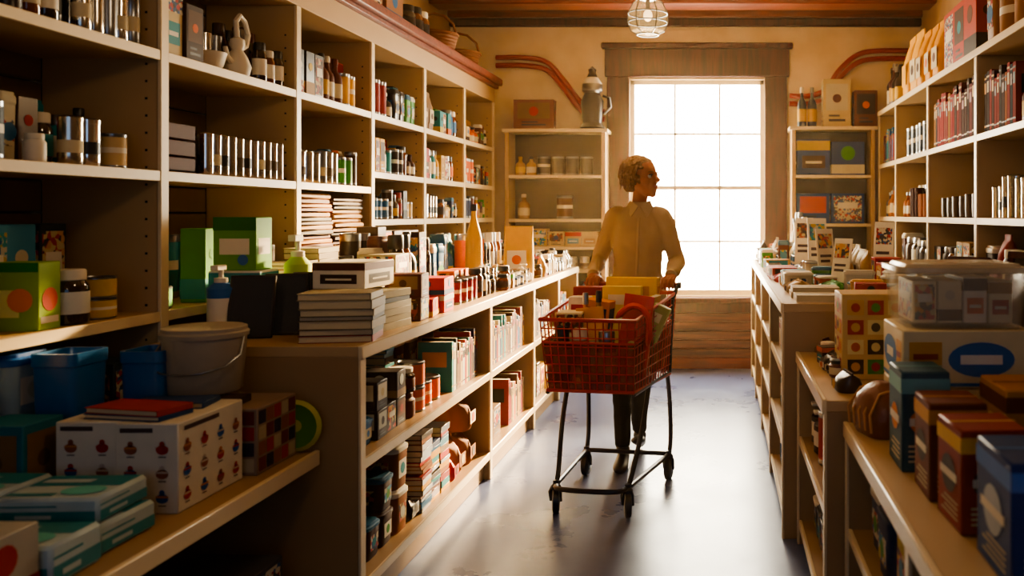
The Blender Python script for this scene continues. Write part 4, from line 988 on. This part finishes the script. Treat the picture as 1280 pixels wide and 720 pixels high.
for s in (-1, 1):
    c = Vector((-.445, 4.90, 1.445))
    vs = [c+Vector((s*.005, -.056, -.02)), c+Vector((s*.046, -.04, .008)), c+Vector((s*.056, .0, .014)), c+Vector((s*.078, -.02, -.03)), c+Vector((s*.042, -.080, -.075))]
    vs2 = [v+Vector((0, .005, -.005)) for v in vs]
    mb.raw(vs+vs2, [(0, 4, 3, 2, 1), (5, 6, 7, 8, 9), (0, 5, 9, 4), (4, 9, 8, 3)], COLR)
for W, E in ((WRR, ELR), (WRL, ELL)):
    d = (Vector(W)-Vector(E)).normalized(); mb.tube([W-d*.03, W+d*.012], .034, COLR, 14)
mb.tube(curve_pts([(-.445, 4.822, 1.36), (-.447, 4.804, 1.28), (-.452, 4.818, 1.18), (-.458, 4.840, 1.08), (-.462, 4.836, .98)], 4), .008, COLR, 8, flat=.5, up=(0, 1, 0))
o = mb.obj('collar_and_cuffs', woman)
for v in o.data.vertices: v.co -= WLOC
mb = MB()
mb.loft([(-.47, 4.965, .80, .12, .095), (-.47, 4.96, .86, .150, .108), (-.47, 4.955, .95, .145, .10), (-.468, 4.95, 1.0, .125, .09)], PANTS, 24)
for pts, r in ((((-.54, 4.965, .90), (-.545, 4.93, .72), (-.545, 4.86, .49), (-.54, 4.86, .30), (-.535, 4.85, .10)), (.080, .076, .056, .050, .042)),
               (((-.40, 4.965, .90), (-.41, 4.97, .72), (-.44, 4.97, .49), (-.465, 5.06, .30), (-.47, 5.14, .12)), (.080, .076, .056, .050, .042))):
    p, rr = dense(pts, r); mb.tube(p, rr, PANTS, 14)
organic(mb, 'trousers', .01, 4, .008, .06)
for (x, y, z, pitch) in ((-.535, 4.85, .0, 0), (-.47, 5.15, .0, .35)):
    mb = MB(); T0 = Matrix.Translation((x, y, z+(.02 if pitch else 0)))
    prof = [(.06, .028, .02, .07), (.03, .036, .02, .085), (-.02, .036, .03, .075), (-.07, .04, .015, .06), (-.12, .044, .012, .05), (-.16, .038, .01, .04), (-.185, .02, .012, .03)]
    vs = []; fs = []; n = 14
    for (yy_, w_, z0_, z1_) in prof:
        for j in range(n):
            a = 2*pi*j/n; vs.append(T0 @ Matrix.Rotation(-pitch, 4, 'X') @ Vector((w_*cos(a), yy_, max(.0, (z1_)/2+(z1_)/2*sin(a)))))
    for i in range(len(prof)-1):
        for j in range(n):
            k = (j+1) % n; fs.append((i*n+j, i*n+k, (i+1)*n+k, (i+1)*n+j))
    fs.append(tuple(range(n))[::-1]); fs.append(tuple((len(prof)-1)*n+j for j in range(n)))
    mb.raw(vs, fs, SHOE); mb.tube([(x, y+.01, .05), (x, y+.005, .13)], [.045, .04], SHOE, 12)
    o = mb.obj('shoe', woman)
    for v in o.data.vertices: v.co -= WLOC
    sub = o.modifiers.new('s', 'SUBSURF'); sub.levels = sub.render_levels = 1
HT = Matrix.Translation((-.435, 4.905, 1.475)) @ Matrix.Rotation(radians(62), 4, 'Z') @ Matrix.Rotation(radians(-3), 4, 'X')
mb = MB(); mb.T = HT
mb.loft([(0, -.055, 0, .020, .020), (0, -.052, .012, .034, .036), (0, -.035, .035, .048, .058), (0, -.015, .065, .058, .079), (0, -.002, .095, .065, .090), (0, .003, .125, .070, .095),
         (0, .006, .155, .072, .096), (0, .008, .185, .065, .086), (0, .008, .205, .052, .064), (0, .008, .22, .022, .028)], SKIN, 24)
mb.tube([(0, -.088, .122), (0, -.100, .105), (0, -.114, .088), (0, -.108, .080)], [.008, .010, .013, .010], SKIN, 10)
mb.ball((.011, -.096, .083), .009, SKIN); mb.ball((-.011, -.096, .083), .009, SKIN)
mb.tube([(-.04, -.076, .128), (-.02, -.088, .131), (0, -.09, .129), (.02, -.088, .131), (.04, -.076, .128)], .008, SKIN, 8)
mb.ball((0, -.085, .056), .014, SKIN, sc=(1.5, 1, .8)); mb.ball((0, -.07, .016), .022, SKIN)
for s in (-1, 1): mb.ball((s*.043, -.055, .085), .025, SKIN, sc=(1, 1, 1)); mb.ball((s*.072, .012, .10), .02, SKIN, sc=(.35, .8, 1.4))
mb.T = Matrix.Identity(4)
p, r = dense([(-.453, 4.93, 1.39), (-.45, 4.925, 1.45), (-.440, 4.915, 1.52)], [.055, .042, .044]); mb.tube(p, r, SKIN, 16)
organic(mb, 'head_and_neck', .0045, 3)
mb = MB(); mb.T = HT
EW = mat('#b8b0a4', .2)
for s in (-1, 1):
    mb.ball((s*.031, -.0765, .112), .0125, EW, 12, 8); mb.ball((s*.031, -.0850, .112), .0068, BLACK, 8, 6, (1, .7, 1))
    mb.tube([(s*.017, -.094, .134), (s*.033, -.090, .138), (s*.048, -.077, .133)], [.003, .0035, .002], HAIR, 6)
    mb.tube([(s*.018, -.088, .119), (s*.031, -.090, .122), (s*.044, -.080, .118)], .0028, BLACK, 6)
LIP = mat('#8a3c34', .4)
mb.tube([(-.022, -.090, .055), (-.008, -.101, .060), (0, -.101, .058), (.008, -.101, .060), (.022, -.090, .055)], [.002, .0045, .004, .0045, .002], LIP, 8)
mb.tube([(-.02, -.090, .053), (0, -.100, .049), (.02, -.090, .053)], [.002, .006, .002], LIP, 8)
o = mb.obj('face_features', woman)
for v in o.data.vertices: v.co -= WLOC
# hair: loose curls swept back over the ears, gathered low at the back
mb = MB(); mb.T = HT; R = random.Random(11)
mb.loft([(0, .060, .035, .040, .036), (0, .050, .060, .062, .056), (0, .038, .10, .080, .074), (0, .028, .15, .084, .086), (0, .018, .19, .076, .088), (0, .014, .212, .056, .070), (0, .014, .226, .028, .036)], HAIR, 22)
for i in range(460):
    th = R.uniform(0, 2*pi); ph = R.uniform(-.95, pi/2)
    d = Vector((cos(ph)*cos(th), cos(ph)*sin(th), sin(ph)))
    pz = .136+d.z*.088; px = d.x*.084; py = .022+d.y*.098
    if py < -.045 and pz < .178: continue
    if pz < .15 and py < -.025: continue
    if pz < .075 and py < .01: continue
    mb.ball((px, py, pz), R.uniform(.009, .017), HAIR, 7, 5)
for i in range(70):
    d = Vector((R.gauss(0, 1), R.gauss(0, 1), R.gauss(0, 1))).normalized(); mb.ball((d.x*.042, .105+d.y*.028, .125+d.z*.045), R.uniform(.009, .016), HAIR, 7, 5)
for k in range(14):   # loose strands
    a = R.choice((-1, 1)); yo = R.uniform(-.03, .06)
    mb.tube([(a*.074, yo, .17), (a*.090, yo+.01, .13), (a*.088, yo+.02, .09), (a*R.uniform(.075, .095), yo+.03, .045)], [.007, .008, .006, .003], HAIR, 6)
organic(mb, 'curly_hair', .0035, 1, .007, .010)
def hand(name, grip, wrist, thumb_s):
    ax = Vector((cos(radians(-10)), sin(radians(-10)), 0)); bk = Vector((-sin(radians(-10)), cos(radians(-10)), 0)); up = Vector((0, 0, 1))
    mb = MB()
    def q(a, ang, r): return grip + ax*a + bk*(r*cos(ang)) + up*(r*sin(ang))
    kn = q(0, radians(75), .034); W = Vector(wrist)
    mb.tube([W, W.lerp(kn, .35), W.lerp(kn, .7), kn], [.024, .031, .036, .034], SKIN, 14, flat=.42, up=(0, 0, 1))
    lens = [1.0, 1.1, 1.03, .85]
    for i in range(4):
        a = (-.030+.0200*i)*thumb_s
        A = [80, 115, 160, 200, 160+75*lens[i]]
        pts = [W.lerp(q(a*.9, radians(80), .032), .55)]+[q(a, radians(t), rr) for t, rr in zip(A, (.033, .031, .028, .026, .0255))]
        mb.tube(pts, [.010, .0098, .0092, .0085, .008, .0065], SKIN, 9)
    a = -.034*thumb_s
    mb.tube([W.lerp(kn, .2)+ax*(a*.5), q(a*1.3, radians(10), .035), q(a*1.45, radians(-40), .031), q(a*1.1, radians(-95), .028)], [.014, .0125, .0105, .0075], SKIN, 9)
    organic(mb, name, .0032, 2)
gz = 1.005
def hp(lx): return Vector((-.545+cos(radians(-10))*lx - sin(radians(-10))*.395, 4.30+sin(radians(-10))*lx+cos(radians(-10))*.395, gz))
hand('hand_right', hp(-.205), WRR, -1)
hand('hand_left', hp(.205), WRL, 1)

# ------------------------------------------------------------------ glow haze (scatter volume added to spread the window glow)
hz_m = bpy.data.materials.new('glow_haze'); hz_m.use_nodes = True; nt = hz_m.node_tree; nt.nodes.remove(nt.nodes['Principled BSDF'])
vs_ = nt.nodes.new('ShaderNodeVolumeScatter'); vs_.inputs['Density'].default_value = .006; vs_.inputs['Anisotropy'].default_value = .7; vs_.inputs['Color'].default_value = (1, .70, .38, 1)
nt.links.new(vs_.outputs[0], nt.nodes['Material Output'].inputs['Volume'])
mb = MB(); mb.box(XL+.001, XR-.001, YF+.001, YB-.001, .001, ZC-.001, hz_m, .0005); o = mb.obj('glow_haze')

# ------------------------------------------------------------------ light
w = bpy.data.worlds.new('sky'); scene.world = w; w.use_nodes = True; nt = w.node_tree
bg = nt.nodes['Background']; tc = nt.nodes.new('ShaderNodeTexCoord'); sx = nt.nodes.new('ShaderNodeSeparateXYZ')
nt.links.new(tc.outputs['Generated'], sx.inputs[0])
cr = nt.nodes.new('ShaderNodeValToRGB'); mrr = nt.nodes.new('ShaderNodeMapRange'); mrr.inputs['From Min'].default_value = -1; mrr.inputs['From Max'].default_value = 1
nt.links.new(sx.outputs['Y'], mrr.inputs['Value']); nt.links.new(mrr.outputs[0], cr.inputs[0])
cr.color_ramp.elements[0].position = .35; cr.color_ramp.elements[0].color = (.012, .019, .030, 1)
cr.color_ramp.elements[1].position = .7; cr.color_ramp.elements[1].color = (1.0, .85, .62, 1)
nt.links.new(cr.outputs[0], bg.inputs[0]); bg.inputs[1].default_value = 38
def portal(name, loc, sx_, sz_, rx):
    L = bpy.data.lights.new(name, 'AREA'); L.shape = 'RECTANGLE'; L.size = sx_; L.size_y = sz_; L.cycles.is_portal = True
    o = bpy.data.objects.new(name, L); o.location = loc; o.rotation_euler = (rx, 0, 0); COL.objects.link(o)
portal('window_portal', ((WX0+WX1)/2, YB+.14, (WZ0+WZ1)/2), WX1-WX0, WZ1-WZ0, radians(-90))
portal('window_portal', ((FX0+FX1)/2, YF-.14, (FZ0+FZ1)/2), FX1-FX0, FZ1-FZ0, radians(90))
S = bpy.data.lights.new('sun', 'SUN'); S.energy = 50; S.color = (1, .68, .34); S.angle = radians(4)
so = bpy.data.objects.new('sun', S); COL.objects.link(so); so.location = (2, 12, 4)
so.rotation_euler = Vector((-.33, -.87, -.25)).to_track_quat('-Z', 'Y').to_euler()

# ------------------------------------------------------------------ camera
cam = bpy.data.cameras.new('camera'); co = bpy.data.objects.new('camera', cam); COL.objects.link(co)
co.location = (0, 0, 1.38); co.rotation_euler = (pi/2, 0, 0)
cam.sensor_width = 36; cam.lens = 36*1100/1280; cam.shift_x = -260/1280; cam.shift_y = -92/1280
cam.clip_start = .05
cam.dof.use_dof = True; cam.dof.focus_distance = 4.4; cam.dof.aperture_fstop = 2.8
scene.camera = co
